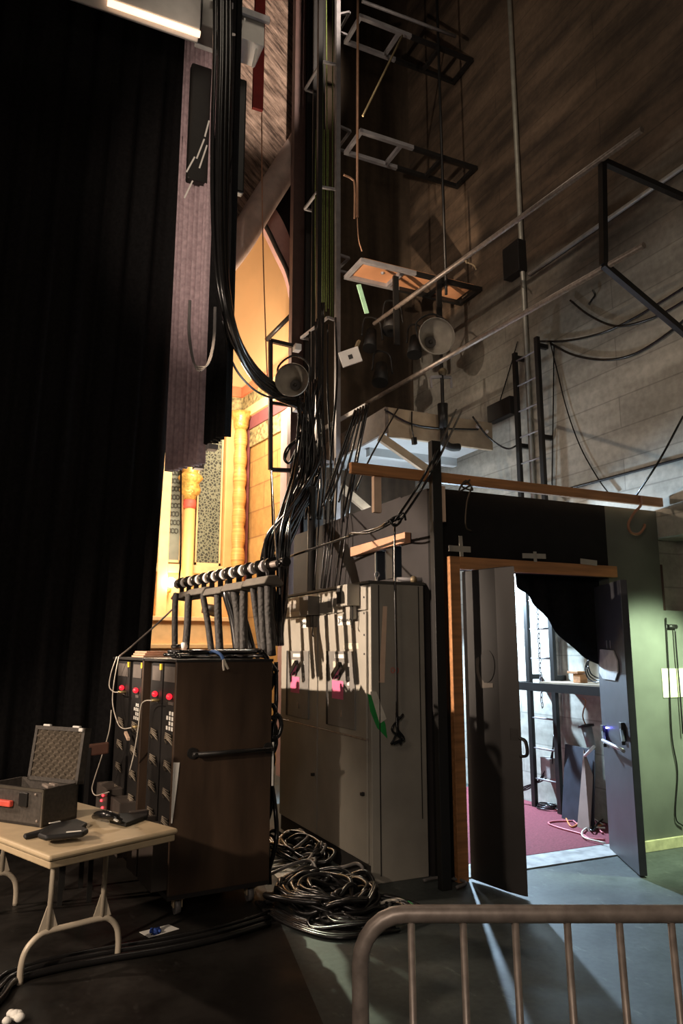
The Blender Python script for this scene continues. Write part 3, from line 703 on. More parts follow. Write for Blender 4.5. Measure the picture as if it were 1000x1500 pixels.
# ================================================================== VESTIBULE FRONT
# long pine beam along the top
t = root('pine_beam', 'long raw pine beam lying above the black vestibule wall', 'beam', (3.9, 4.68, 2.84))
MB().box(2.24, 5.33, 4.66, 4.70, 2.865, 2.945).build('plank', M_wood, t, bevel=.003)
a = fy(552, 698, 4.71); MB().box(a.x - .03, a.x + .03, 4.70, 4.74, a.z - .27, a.z + .0).build('hanger', M_masking, t)
tag(MB().box(fy(645, 740, 4.62).x, fy(652, 740, 4.62).x, 4.615, 4.65, fy(648, 764, 4.62).z, fy(648, 712, 4.62).z).build('batten', M_masking, None, .002), 'short pale batten hanging on the beam right of the black post', 'batten')
tag(MB().box(2.885, 2.965, 4.60, 4.655, 0, 3.17).build('black_post', M_black, None, .004), 'square black post standing at the corner of the vestibule', 'post')
cable('tied_string', [fy(688, 703, 4.64), fy(676, 712, 4.62), fy(692, 718, 4.62), fy(682, 704, 4.64), fy(672, 720, 4.63), fy(690, 712, 4.63), fy(684, 735, 4.66), fy(682, 770, 4.72), fy(690, 778, 4.72)], .007, mat('dark_string', (.06, .045, .03), .9), 'tangle of string tied around the pine beam', 'string', None, 5, 5)
# orange block on the side wall
a, b_ = fx(517, 788, 2.97), fx(597, 768, 2.97)
tag(MB().box(2.94, 2.995, b_.y, a.y, 2.46, 2.545).build('wooden_block', mat('salmon_wood', (.62, .33, .20), .6, var=.12), None, .004), 'salmon coloured wooden block fixed to the black side wall above the cabinet', 'wooden block')
t = root('hatch_frame', 'small pale framed hatch in the black side wall above the cabinet', 'hatch', (2.99, (hy0 + hy1) / 2, hz0))
MB().box(2.985, 2.999, hy0, hy1, hz1, hz1 + .015).build('lintel_strip', M_conduit, t)
MB().box(2.985, 3.09, hy0 + .13, hy0 + .24, hz0, hz1).build('slate_panel', M_black, t)
MB().box(2.985, 2.999, hy1, hy1 + .012, hz0, hz1).build('edge_strip', M_conduit, t)
# tape crosses
def tape(pts, label):
    mb = MB()
    for (u0, v0, u1, v1, w_) in pts:
        a, b_ = fy(u0, v0, 4.695), fy(u1, v1, 4.695)
        mb.bar(a, b_, .004, w_, (0, 0, 1)) if abs(a.z - b_.z) < abs(a.x - b_.x) else mb.bar(a, b_, w_, .004, (0, 1, 0))
    tag(mb.build('tape_cross', M_tape), label, 'tape')
tape([(657, 803, 689, 805, .045), (674, 785, 676, 815, .032)], 'cross of pale cloth tape above the left end of the door header')
tape([(765, 814, 799, 815, .04), (783, 808, 784, 823, .03)], 'wide cross of pale cloth tape over the middle of the door header')
tape([(850, 822, 874, 825, .045)], 'torn pale tape scrap above the right end of the door header')
# copper hook
t = root('hanging_hook', 'copper coloured hook hanging from the pine beam', 'hook', fy(930, 782, 4.62))
MB().tube([fy(937, 727, 4.645), fy(938, 740, 4.63), fy(928, 752, 4.62), fy(920, 768, 4.62), fy(924, 780, 4.62), fy(935, 782, 4.62), fy(943, 773, 4.62), fy(944, 768, 4.62)], .012, 8).build('rod', M_copper, t)
# right edge pipe
tag(MB().cyl((5.375, 4.80, 1.951), (5.375, 4.80, 2.36), .028, seg=12).build('brown_standpipe', M_brownsteel), 'short brown standpipe above the green lit wall at the right edge of the photo', 'pipe')
p = fy(988, 918, 4.73); 
tag(MB().cyl(V((p.x - .08, 4.735, p.z)), V((p.x + .02, 4.735, p.z)), .02).build('wall_peg', M_steel), 'small dark peg high on the green lit wall', 'peg')
cable('wall_lead_wire', [fy(975, 905, 4.735), fy(980, 1000, 4.735), fy(984, 1080, 4.735), fy(992, 1130, 4.735), fy(989, 1195, 4.735), fy(1000, 1210, 4.735)], .006, M_rubber, 'thin dark cord trailing down the green lit wall', 'cord', None, 5, 5)
cable('wall_lead_wire', [fy(988, 918, 4.72), fy(991, 960, 4.72), fy(996, 1020, 4.72), fy(1000, 1075, 4.72)], .007, M_rubber, 'dark cord hanging from the small peg', 'cord', None, 5, 5)
a, b_ = fy(972, 1022, 4.74), fy(1002, 979, 4.74)
tag(MB().box(a.x, b_.x, 4.742, 4.748, a.z, b_.z).build('paper_notice', mat('yellowish_paper', (.80, .80, .55), .7, var=.03)), 'pale blank paper notice taped to the green lit wall', 'paper')

# ---- doors
A = fz(683, 1287); B = fz(742, 1309); C_ = fz(774, 1318)
dirL = (B - A).normalized(); A2 = A - dirL * .0
A = V((3.20, 4.72, 0)); 
dz0, dz1 = .012, 2.2
dl = (B - A); dn = (C_ - B)
d1 = MB().obox(V((A.x, A.y, dz0)), V((dl.x, dl.y, 0)), V((dn.x, dn.y, 0)), V((0, 0, dz1 - dz0))).build('door_1', M_doorgrey, None, bevel=.006)
d1['kind'] = 'structure'; d1['label'] = 'left charcoal leaf of the double doors, with a taped oval hole'
nL = V((dl.y, -dl.x, 0)).normalized()
if nL.dot(V((0, 0, 0)) - A) < 0: nL = -nL
def on1(u, v, off=.003): return fp(u, v, A + nL * off, nL)
ov = []
for k in range(20):
    an = 2 * PI * k / 20; ov.append(on1(713 + 11.5 * math.cos(an), 976 + 24 * math.sin(an), .002))
MB().prism(ov, nL * .004).build('oval_hole', M_black, d1)
ov2 = [on1(u, v, .001) for u, v in ((701, 962), (705, 985), (709, 1000), (722, 1001), (722, 1007), (705, 1008), (698, 985), (697, 965))]
MB().prism(ov2, nL * .003).build('tape_patch', mat('dull_tape', (.16, .14, .12), .8), d1)
e_ = dl.normalized(); nE = e_
MB().obox(B + V((dn.x * .45, dn.y * .45, 1.0)), V((dn.x * .35, dn.y * .35, 0)), e_ * .006, V((0, 0, .08))).build('latch_plate', M_steel, d1)
pe = B + dn * .8 + e_ * .02
MB().tube([pe + V((0, 0, 1.02)), pe + e_ * .05 + V((0, 0, 1.0)), pe + e_ * .06 + V((0, 0, .92)), pe + V((0, 0, .9))], .012, 8).build('handle', M_black, d1)
# right leaf
Hn = V((4.70, 4.92, 0)); Fr = fz(937, 1286)
dr = Fr - Hn; nR = V((-dr.y, dr.x, 0)).normalized()
if nR.dot(V((4, 6, 0)) - Hn) < 0: nR = -nR
d2 = MB().obox(V((Hn.x, Hn.y, dz0)), V((dr.x, dr.y, 0)), -nR * .055, V((0, 0, 2.13))).build('door_2', M_doorinner, None, bevel=.004)
d2['kind'] = 'structure'; d2['label'] = 'right leaf of the double doors, standing open, with a push bar'
nf = nR if nR.dot(CAM - Hn) > 0 else -nR
base_n = Hn if nf == nR else Hn - nR * .055
def on2(u, v, off=.003): return fp(u, v, base_n + nf * off, nR)
mb = MB(); 
q0, q1 = on2(884, 1085, .075), on2(913, 1100, .085)
MB().cyl(q0 - (q1 - q0) * .05, q1, .014, seg=10).build('push_bar', mat('bright_bar', (.6, .6, .62), .3, .7), d2)
for u, v in ((887, 1075), (914, 1072)):
    a = on2(u, v, .0)
    mb = MB(); mb.obox(a - dr.normalized() * .03 + V((0, 0, -.07)), dr.normalized() * .06, nf * .03, V((0, 0, .14))); mb.bar(a + nf * .02 + V((0, 0, .01)), on2(u - 1, v + 17, .08), .025, .03); mb.build('bar_mount', M_black, d2, .004)
a = on2(888, 1066, .01); MB().ball(a, .008).build('blue_indicator', M_bluelight, d2)
pk = [on2(u, v, .004) for u, v in ((880, 951), (899, 953), (905, 968), (906, 985), (902, 997), (884, 994), (879, 985))]
MB().prism(pk, nf * .01).build('paper_pocket', mat('grey_paper', (.42, .42, .40), .7), d2)
mb = MB(); mb.bar(on2(889, 950, .004), on2(888, 938, .004), .006, .004); mb.bar(on2(894, 950, .004), on2(893, 938, .004), .006, .004); mb.build('pocket_wire', M_greysteel, d2)
# swagged black cloth inside the doorway
top_y = 4.93
edge = catmull([fy(u, v, top_y) for u, v in ((757, 858), (772, 872), (790, 893), (815, 925), (845, 955), (880, 975), (905, 985))], 5)
rows = []
for i in range(7):
    row = []
    for k, p in enumerate(edge):
        q = i / 6; zt2 = 2.5
        row.append(V((p.x, top_y + .02 * math.sin(k * .9 + q * 2), p.z + (zt2 - p.z) * q)))
    rows.append(row)
tag(MB().grid(rows).build('swag_curtain', M_velvet, None, solid=.01), 'black cloth swagged across the top of the double doorway', 'curtain')

# ---- inside the vestibule
t = root('wall_shelf', 'dark edged plank shelf fixed to the ladder inside the doorway', 'shelf', (5.15, 5.7, 1.27))
MB().box(4.98, XR - .01, 5.15, 6.04, 1.275, 1.295).build('plank', M_palewood, t)
MB().box(4.96, 4.98, 5.15, 6.42, 1.20, 1.28).build('front_edge', M_steel, t)
MB().box(4.98, 5.17, 6.42, 6.45, 1.2, 1.28).build('end_bracket', M_steel, t)
p = fx(849, 995, 5.14)
t = root('wooden_clamp', 'orange wooden clamp block sitting on the plank shelf', 'block', (p.x, p.y, 1.296))
MB().box(p.x - .04, p.x + .05, p.y - .05, p.y + .05, 1.297, 1.38).build('body', M_wood, t, .004); MB().box(p.x - .05, p.x + .06, p.y - .03, p.y + .12, 1.382, 1.405).build('top', M_wood, t, .003)
cw = fx(872, 998, 5.12)
for k in range(3):
    cable('coiled_wire', [V((5.12 + .02 * k, cw.y + .13 * math.cos(a), 1.33 + .02 * k + .09 + .11 * math.sin(a))) for a in [j * PI / 4 for j in range(9)]], .007, M_rubber, 'round coil of dark wire at the right end of the plank shelf', 'wire', 'coils on the plank shelf', 5, 4)
cable('coiled_wire', [V((XR - .03, 5.95 + .14 * math.cos(a), 1.95 + .17 * math.sin(a))) for a in [j * PI / 4 for j in range(10)]] + [V((XR - .03, 5.7, 1.9)), V((XR - .03, 5.6, 2.0))], .006, M_rubber, 'loop of dark wire hung on the white wall above the plank shelf', 'wire', None, 5, 4)
# leaning boards
def lean(u, v, label, name, m, px, xoff_b, xoff_t):
    pass
b0, b1 = fx(822, 1190, 5.10), fx(868, 1204, 5.02); b0.z = b1.z = .013
t0 = fx(828, 1103, 5.26); t1 = fx(871, 1105, 5.20); t0.z = t1.z = .68
tag(MB().prism([b0, b1, t1, t0], (.02, .01, 0)).build('slate_board', M_slate), 'slate coloured board leaning beside the ladder on the red carpet', 'board')
dvec = (b1 - b0)
tag(MB().prism([lerp(b0, b1, .62) + V((-.07, -.03, 0)), b1 + V((-.07, -.03, 0)), t1 + V((-.07, -.03, -.22)), lerp(t0, t1, .75) + V((-.07, -.03, 0))], (.012, .006, 0)).build('hardboard_offcut', M_brownboard), 'tapering brown offcut leaning against the slate board', 'board')
q = fz(880, 1205); q.z = .013
tag(MB().obox(V((q.x + .02, q.y - .45, .013)), V((.10, .0, 0)), V((.0, .42, 0)), V((.16, 0, 1.0))).build('dark_board', M_steel), 'dark board leaning at the right behind the open door', 'board')
# spot lamp hanging from shelf
p = fx(863, 1085, 5.1)
t = root('small_lamp', 'small dark lantern hanging below the plank shelf', 'stage light', p)
MB().cyl(p + V((0, .03, .12)), p + V((0, -.02, -.05)), .05, .04).build('body', mat('grey_lantern', (.22, .22, .22), .5), t)
MB().cyl(p + V((0, .035, .14)), p + V((0, .03, .12)), .075, .075).build('rim', M_steel, t)
MB().tube([p + V((0, .03, .12)), p + V((0.01, .08, .22)), p + V((0, .02, .35)), p + V((0, .06, .38))], .007, 5).build('wire', M_copper, t)
MB().cyl(p + V((-.02, .05, -.14)), p + V((-.02, -.08, -.04)), .014).build('arm', M_white, t)
# chain beside ladder
t = root('hanging_chain', 'pale chain hanging beside the ladder inside the doorway', 'chain', (5.17, 6.24, .95))
for k in range(22):
    z = 2.1 - k * .05; cx_ = fx(793, 1000, 5.17).y; ph = PI / 2 * (k % 2)
    MB().tube([V((5.165 + .011 * math.cos(a) * math.sin(ph), cx_ + .013 * math.cos(a) * math.cos(ph) + .006 * (k % 3), z + .032 * math.sin(a))) for a in [j * PI / 3 for j in range(6)]], .0045, 5, 3, True, True).build('link', M_greysteel, t)
tag(MB().cyl((XR - .05, 6.18, .8), (XR - .05, 6.18, 2.5), .022, seg=10).build('blue_conduit', mat('bluish_conduit', (.40, .45, .52), .4, .5)), 'bluish vertical conduit behind the ladder in the doorway', 'conduit')
p = fx(803, 1130, XR - .05)
tag(MB().box(XR - .1, XR - .002, p.y - .09, p.y + .06, p.z - .06, p.z + .14).build('outlet_box', mat('grey_outlet', (.34, .32, .31), .6), None, .005), 'grey outlet box low on the white wall behind the ladder', 'outlet box')
for k in range(3):
    cable('wall_lead', [V((XR - .06, 6.2 + .01 * k, .75)), V((XR - .08, 6.3, .45 - .05 * k)), V((XR - .15, 6.5 + .04 * k, .2)), V((XR - .25, 6.8, .1)), V((XR - .4, 7.0, .03))], .008, M_rubber, 'grey lead drooping from the outlet box behind the ladder', 'cable', 'leads behind the ladder', 5, 5)
# cords on carpet
cols = [M_orangecord, M_pinkcord, M_whitecord, M_rubber]
names = ['orange', 'pink', 'white', 'black']
for k in range(4):
    pts = []
    for j in range(7):
        u = 800 + R.uniform(10, 20) + j * 12; v = 1190 + j * 3 + R.uniform(-4, 22) * (j > 1)
        q = fz(min(u, 884), v); pts.append(V((q.x, q.y, .021 + .006 * k)))
    cable('extension_cable', pts, .008, cols[k], names[k] + ' cord lying tangled on the red carpet at the foot of the boards', 'cord', None, 5, 6)
cable('extension_cable', [fz(u, v, .02) for u, v in ((886, 1208), (850, 1203), (815, 1203), (803, 1206), (820, 1213), (852, 1222), (862, 1228), (886, 1230))], .009, M_pinkcord, 'pink cord looping widely over the red carpet', 'cord', None, 6, 6)
cable('extension_cable', [fz(u, v, .03) for u, v in ((886, 1213), (862, 1212), (852, 1220), (858, 1228), (886, 1235))], .008, M_whitecord, 'pale cord in a short bend near the open right door', 'cord', None, 6, 6)
cc = fz(802, 1187)
cable('extension_cable', [V((cc.x + (.11 - .002 * j) * math.cos(j * .8), cc.y + .11 * math.sin(j * .8), .02 + .002 * j)) for j in range(24)], .007, M_rubber, 'small coil of black cord between the ladder feet', 'cord', None, 5, 3)
q = fz(848, 1206); tag(MB().box(q.x - .04, q.x + .04, q.y - .03, q.y + .03, .045, .075).build('plug_block', M_white, None, .006), 'white plug block on the red carpet cords', 'plug')

# ================================================================== ELECTRICAL CABINET
CX, CY0, CY1, CZ0, CZ1 = 2.5, 4.92, 6.76, .10, 2.12
t = root('switchgear_cabinet', 'big grey electrical switchgear cabinet beside the black vestibule', 'electrical cabinet', (2.75, 5.8, 0))
MB().box(CX + .02, 2.98, CY0, CY1, 0.0, CZ1 - .02).build('body', M_cab, t, bevel=.006)
MB().box(CX, 2.99, CY0 - .01, CY1 + .01, CZ1 - .02, CZ1).build('top_cap', mat('dark_cap', (.07, .065, .055), .6), t)
MB().box(CX + .014, CX + .019, CY0 + .02, CY1 - .02, .0, .12).build('kick_plate', M_gap, t)
DIV = 5.87
def yv(u): return fx(u, 960, CX).y
def zv(v, y): 
    p = V((CX, y, 0)); d = (p - CAM); w_ = V((d.x, d.y, 0)).dot(HD); return H + (950 - v) / 1099.3 * w_
def panel(y0, y1, z0, z1, nm, m, x=CX, th=.018, par=t, bv=.004): return MB().box(x, x + th, y0, y1, z0, z1).build(nm, m, par, bevel=bv)
mid_z = 1.06
for (y0, y1, far) in ((CY0 + .04, DIV - .012, 0), (DIV + .012, CY1 - .01, 1)):
    panel(y0, y1, 1.905, CZ1 - .03, 'louvre_panel', M_cab)
    panel(y0, y1, .975, 1.895, 'upper_door', M_cab)
    panel(y0, y1, .13, .962, 'lower_door', M_cab)
    panel(y0, y1, .961, .975, 'trim_strip', M_galv, CX - .004, .02)
    w_ = y1 - y0
    # louvres
    lv = panel(y0 + .10, y1 - .2, 1.955, 2.03, 'louvre', M_cabdark, CX - .003, .004)
    # breaker door
    ya, yb = (yv(521), yv(479)) if not far else (yv(449), yv(414) - .0)
    ya, yb = (5.13, 5.66) if not far else (6.05, 6.58)
    bd = panel(ya, yb, 1.02, 1.60, 'breaker_door', M_cabdark, CX - .012, .013)
    panel(yb - .035, yb, 1.02, 1.60, 'hinge_strip', M_gap, CX - .014, .003, bd, 0)
    panel(ya + .20, yb - .12, 1.23, 1.37, 'pink_card', M_pink, CX - .0145, .003, bd, 0)
    panel(ya + .16, yb - .17, 1.545, 1.575, 'name_strip', M_paper, CX - .0145, .003, bd, 0)
    panel(ya + .28, yb - .14, 1.47, 1.52, 'instruction_label', mat('buff_label', (.62, .56, .44), .6), CX - .0145, .003, bd, 0)
    for z in (1.48, 1.38, 1.34): panel(ya + .09, ya + .125, z, z + .03, 'small_tag', M_paper, CX - .0145, .003, bd, 0)
    hd = MB(); hy = ya + .25
    hd.bar((CX - .05, hy - .08, 1.50), (CX - .05, hy + .06, 1.40), .05, .035, (1, 0, 0)); hd.cyl((CX - .05, hy + .03, 1.42), (CX - .008, hy + .03, 1.42), .035)
    hd.build('switch_handle', M_rubber, bd, bevel=.006)
    panel(ya + .22, ya + .245, 1.10, 1.15, 'lower_latch', M_galv, CX - .0155, .004, bd, 0)
    # name plate with lettering
    py0, py1 = (5.19, 5.45) if not far else (6.02, 6.25)
    pl = panel(py0, py1, 1.80, 1.875, 'name_plate', M_paper, CX - .006, .007)
    text('lettering', 'CHALLENGER', .036 if not far else .031, (CX - .0075, (py0 + py1) / 2 - .018, 1.838), (0, -1, 0), (0, 0, 1), M_black, pl)
    MB().tube([V((CX - .008, py1 - .028 + .014 * math.cos(a), 1.838 + .020 * math.sin(a))) for a in (1.2, 2, 2.8, 3.6, 4.4, 5.1)], .004, 5, 3).build('emblem', M_black, pl)
    panel(py0 + .1, py0 + .16, 1.93, 1.955, 'small_dark_plate', M_gap, CX - .004, .005)
    panel(y0 + .03, y0 + .055, .58, .605, 'door_latch', M_gap, CX - .03, .03)
# edge strip screws, front corner
mb = MB()
for z in (2.0, 1.88, 1.72, 1.58): mb.cyl((CX - .004, CY0 + .065, z), (CX + .004, CY0 + .065, z), .008, seg=8)
mb.build('screws', M_gap, t)
panel(CY0 + .16, CY0 + .42, 1.615, 1.66, 'blank_label', mat('buff_label', (.62, .56, .44), .6), CX - .003, .004)
# side face details
MB().box(CX + .085, CX + .092, CY0 - .004, CY0, .05, 2.09).build('side_seam', M_gap, t)
MB().box(2.93, 2.936, CY0 - .004, CY0, .4, 2.09).build('side_seam', M_gap, t)
# things fixed on the cabinet
def sq(u, v, y=CY0 - .004): return fy(u, v, y)
tag(MB().prism([sq(561, 888), sq(567, 888), sq(563, 1000), sq(555, 1000)], (0, .003, 0)).build('masking_tape', M_masking), 'long strip of masking tape on the side of the grey cabinet', 'tape')
tag(MB().prism([sq(542, 1013), sq(551, 1013), sq(566, 1053), sq(556, 1060)], (0, .003, 0)).build('grey_card', mat('grey_card', (.72, .68, .58), .7)), 'slanting grey card strip over the green patch on the cabinet', 'card')
tag(MB().prism([sq(u, v, CY0 - .0005) for u, v in ((538, 1016), (549, 1022), (564, 1060), (567, 1082), (552, 1066), (542, 1042))], (0, -.002, 0)).build('green_patch', M_green), 'bright green patch on the side of the grey cabinet', 'patch')
mk = MB()
for u in (575, 581): mk.tube([sq(u + 2.4 * math.cos(a), 982 + 4 * math.sin(a), CY0 - .003) for a in [j * PI / 3 for j in range(6)]], .002, 4, 3, True, True)
tag(mk.build('red_mark', M_red), 'small faded red mark on the side of the grey cabinet', 'mark')
# meter boxes on the front top
def meter(yc, w_, z0, z1, label, dark):
    t = root('relay_box', label, 'relay box', (CX - .06, yc, z0))
    MB().box(CX - .11, CX - .001, yc - w_ / 2, yc + w_ / 2, z0, z1).build('box', dark, t, .004)
    MB().box(CX - .07, CX - .01, yc - w_ * .3, yc + w_ * .2, z0 - .10, z0).build('lower_housing', dark, t, .004)
    MB().tube([V((CX - .05, yc - w_ * .36, z0)), V((CX - .05, yc - w_ * .36, z0 - .1)), V((CX - .05, yc - w_ * .3, z0 - .16)), V((CX - .05, yc - w_ * .42, z0 - .18))], .006, 5).build('wires', M_gap, t)
    return t
m1 = meter(5.15, .19, 1.94, 2.10, 'grey relay box with an open side at the cabinet top near corner', M_cab)
MB().box(CX - .113, CX - .11, 5.16, 5.235, 1.96, 2.08).build('opening', M_gap, m1)
meter(5.93, .2, 1.90, 2.06, 'dark relay box on the cabinet front near its centre', mat('dark_box', (.085, .075, .065), .6))
for k in range(2):
    pass
t = root('eye_bolt', 'small eye bolt on the top edge of the grey cabinet', 'bolt', fy(546, 838, 5.0))
p = V((2.62, 5.0, CZ1)); MB().cyl(p, p + V((0, 0, .035)), .008, seg=8).tube([p + V((.02 * math.cos(a), 0, .055 + .02 * math.sin(a))) for a in [j * PI / 3 for j in range(6)]], .005, 5, 3, True, True).build('eye', M_greysteel, t)
p = fy(605, 840, 4.97)
t = root('pipe_fitting', 'tarnished pipe fitting lying on the cabinet top near the post', 'fitting', (p.x, 5.0, CZ1))
MB().cyl((p.x - .1, 5.05, CZ1 + .03), (p.x + .1, 4.98, CZ1 + .03), .018, seg=10).build('pipe', M_greysteel, t); MB().ball((p.x + .02, 5.0, CZ1 + .03), .03).build('nut', mat('tarnished_brass', (.22, .17, .10), .5, .4), t)
# vertical rope beside the cabinet
t = root('hanging_rope', 'black rope hanging in front of the cabinet side, knotted at its end', 'rope', fy(582, 1085, 4.88))
MB().tube([fy(578, 766, 4.86), fy(578, 850, 4.86), fy(580, 960, 4.86), fy(581, 1040, 4.86), fy(583, 1075, 4.86)], .008, 7, 5).build('line', M_rubber, t)
mb = MB()
for k in range(4): mb.tube([fy(583 + R.uniform(-8, 8), 1045 + R.uniform(-3, 5), 4.87), fy(578 + R.uniform(-6, 6), 1068, 4.85), fy(585 + R.uniform(-12, 14), 1082, 4.86), fy(580 + R.uniform(-8, 10), 1090, 4.87)], .009, 6, 5)
mb.build('knot', M_rubber, t)
cable('coil_cable', [fy(425, 815, 6.4), fy(470, 800, 5.9), fy(520, 783, 5.3), fy(550, 775, 4.95), fy(566, 766, 4.7), fy(580, 757, 4.66), fy(586, 764, 4.65), fy(578, 770, 4.65), fy(572, 762, 4.66), fy(584, 760, 4.65)], .011, M_rubber, 'black cable stretched across the black side wall to the rope coil', 'cable', None, 6, 6)
cable('coil_cable', [fy(510, 786, 5.4), fy(516, 781, 5.3), fy(540, 781, 4.98), fy(570, 768, 4.69), fy(590, 752, 4.6), fy(594, 762, 4.62)], .008, M_rubber, 'thinner cable twisted along the salmon wooden block', 'cable', None, 6, 6)
# cables hanging down over the black side wall to the cabinet
tag(MB().cyl((2.93, fx(456, 800, 2.93).y, 2.14), (2.93, fx(457, 800, 2.93).y, 3.3), .045, seg=12).build('black_riser', M_black), 'thick black riser pipe in front of the black side wall', 'pipe')
for k in range(7):
    u0, u1 = 470 + k * 7 + R.uniform(-3, 3), 462 + k * 5 + R.uniform(-4, 4)
    cable('wall_drop', [fx(u0, 690 + R.uniform(-20, 20), 3.1), fx((u0 + u1) / 2 + 2, 775, 2.93), fx(u1, 862, 2.9)], .008, M_rubber, 'black cable hanging down the black side wall behind the cabinet', 'cable', 'cables down the black side wall', 6, 4)

# ================================================================== DIMMER RACKS
W2 = V((-.085, .996, 0)).normalized(); N2 = V((-W2.y, W2.x, 0)) ; N2 = N2 if N2.x < 0 else -N2     # row direction, left normal
P0 = V((1.075, 4.83, 0)); DEP = .675
RZ0, RZ1 = .14, 1.55
def rk(tt, d, z): return P0 + W2 * tt - N2 * d + V((0, 0, z))       # d: distance to the right of the left face
def rbox(t0, t1, d0, d1, z0, z1): return MB().obox(rk(t0, d0, z0), W2 * (t1 - t0), -N2 * (d1 - d0), V((0, 0, z1 - z0)))
def t_of(u): return (fp(u, 1000, P0, N2) - P0).dot(W2)
def z_of(u, v): return fp(u, v, P0, N2).z
def caster(tt, d, par, m):
    c = rk(tt, d, 0)
    k = MB(); k.obox(c + V((-.035, -.05, .095)), V((.07, 0, 0)), V((0, .1, 0)), V((0, 0, .042)))
    for s_ in (-.028, .022): k.obox(c + V((s_, -.03, .045)), V((.006, 0, 0)), V((0, .06, 0)), V((0, 0, .055)))
    o = k.build('caster', m, par)
    MB().cyl(c + V((-.018, 0, .048)), c + V((.018, 0, .048)), .047, seg=18).build('wheel', M_greyrub, o)
cols_u = [(233.5, 257.0), (216.5, 231.5), (188.5, 203.5), (166.5, 184.0)]
tcol = [(max(.03, t_of(b_)), t_of(a)) for a, b_ in cols_u]
split = (tcol[1][1] + tcol[2][0]) / 2
ends = [(0, split - .02), (split + .02, tcol[3][1] + .06)]
RK = []
for ri, (ta, tb) in enumerate(ends):
    lab = ('near black dimmer rack on casters with a handle bar on its brown-lit side', 'far black dimmer rack behind the near one, with thin cords plugged in')[ri]
    c = rk((ta + tb) / 2, DEP / 2, 0); t = root('dimmer_rack', lab, 'dimmer rack', (c.x, c.y, 0)); RK.append(t)
    rbox(ta + .03, tb, .05, DEP, RZ0, RZ1 - .02).build('body', M_rack, t)
    rbox(ta, ta + .03, 0, DEP, RZ0 - .01, RZ1 - .01).build('side_panel', M_rackside, t, bevel=.006)
    rbox(ta - .005, tb + .005, -.005, DEP + .005, RZ1 - .018, RZ1).build('top_panel', M_rack, t, bevel=.004)
    rbox(ta, tb, 0, DEP, RZ0 - .03, RZ0 - .002).build('base', M_rack, t)
    for tt in (ta + .09, tb - .09):
        for d in (.09, DEP - .1): caster(tt, d, t, M_cream)
    for ci in ((0, 1) if ri == 0 else (2, 3)):
        c0, c1 = tcol[ci]; wd = c1 - c0
        fr = rbox(c0, c1, .03, .05, RZ0 + .02, RZ1 - .03).build('module_column', M_rack, t)
        rbox(c0 + wd * .1, c1 - wd * .1, .022, .03, 1.40, 1.50).build('grey_panel', M_rackpanel, fr)
        rbox(c0 + .01, c0 + .05, .02, .03, 1.475, 1.515).build('yellow_tape', M_yellowtape, fr)
        lp = rk(c0 + wd * .38, .02, 1.31)
        MB().ball(lp + N2 * .012, .021, 12).build('pilot_lamp', M_lamp, fr)
        rbox(c0 + wd * .25, c0 + wd * .55, .02, .03, 1.255, 1.275).build('switch_plate', M_rackpanel, fr)
        if ci in (0, 2):
            mb = MB()
            for r_ in range(4):
                for q in range(2 + r_ % 2):
                    tt = c0 + wd * (.22 + .17 * q); z = 1.20 - r_ * .032
                    mb.obox(rk(tt, .026, z - .01), W2 * wd * .09, N2 * .004, V((0, 0, .024)))
            mb.build('printed_marks', M_paper, fr)
        for g in range(5 if ci < 2 else 4):
            zg = 1.06 - g * .17
            for q in range(4):
                r_ = .028 + .012 * q; cc = rk(c0 + wd * (.35), .03, zg - .02 * q)
                pts = [cc + W2 * (r_ * math.cos(a)) + N2 * (.035 * math.sin(a) + .004) + V((0, 0, r_ * .8 * math.sin(a))) for a in (0.1, .8, 1.57, 2.3, 3.0)]
                MB().tube(pts, .0045, 5, 3).build('patch_cord', mat('patch_cord_grey', (.24, .20, .15), .45), fr)
        # power unit at the foot of the column
        zt3 = (.50, .525, .53, .56)[ci]
        pu = rbox(c0 + wd * .05, c1 - wd * .0, -.09, .03, RZ0 + .02, zt3).build('power_unit', mat('power_unit_grey', (.085, .07, .06), .5), fr, bevel=.004)
        if ci in (1, 3):
            for q in range(3 if ci == 1 else 5):
                pz = zt3 - .06 - .045 * q
                MB().ball(rk(c0 + wd * (.35 + .12 * (q % 2)), -.095, pz), .010, 8).build('indicator_light', M_led, pu)
# handle bar and details on the near rack's side
t = RK[0]
ha, hb = fp(277, 1104, P0, W2), fp(392, 1095, P0, W2)
hz_ = (ha.z + hb.z) / 2; ha.z = hb.z = hz_
o = MB().cyl(ha - W2 * .07, hb - W2 * .07, .014, seg=12).build('handle_bar', M_steel, t)
for q, nm in ((ha + N2 * -.02, 'm'), (hb, 'n')):
    MB().cyl(q - W2 * .005, q - W2 * .085, .012, seg=10).cyl(q, q - W2 * .012, .035, seg=14).build('mount', M_steel, o)
sl = [fp(u, v, P0 - W2 * .004, W2) for u, v in ((254, 1117), (263, 1117), (258, 1160), (252, 1206), (250, 1206))]
tag(MB().prism(sl, -W2 * .002).build('paper_strip', M_paper), 'torn white paper strip taped to the near rack corner', 'paper')
tag(MB().obox(rk(.0, DEP + .005, .72), -W2 * .004, -N2 * .012, V((0, 0, .28))).build('white_tape', M_paper), 'thin white tape down the right edge of the near rack', 'tape')

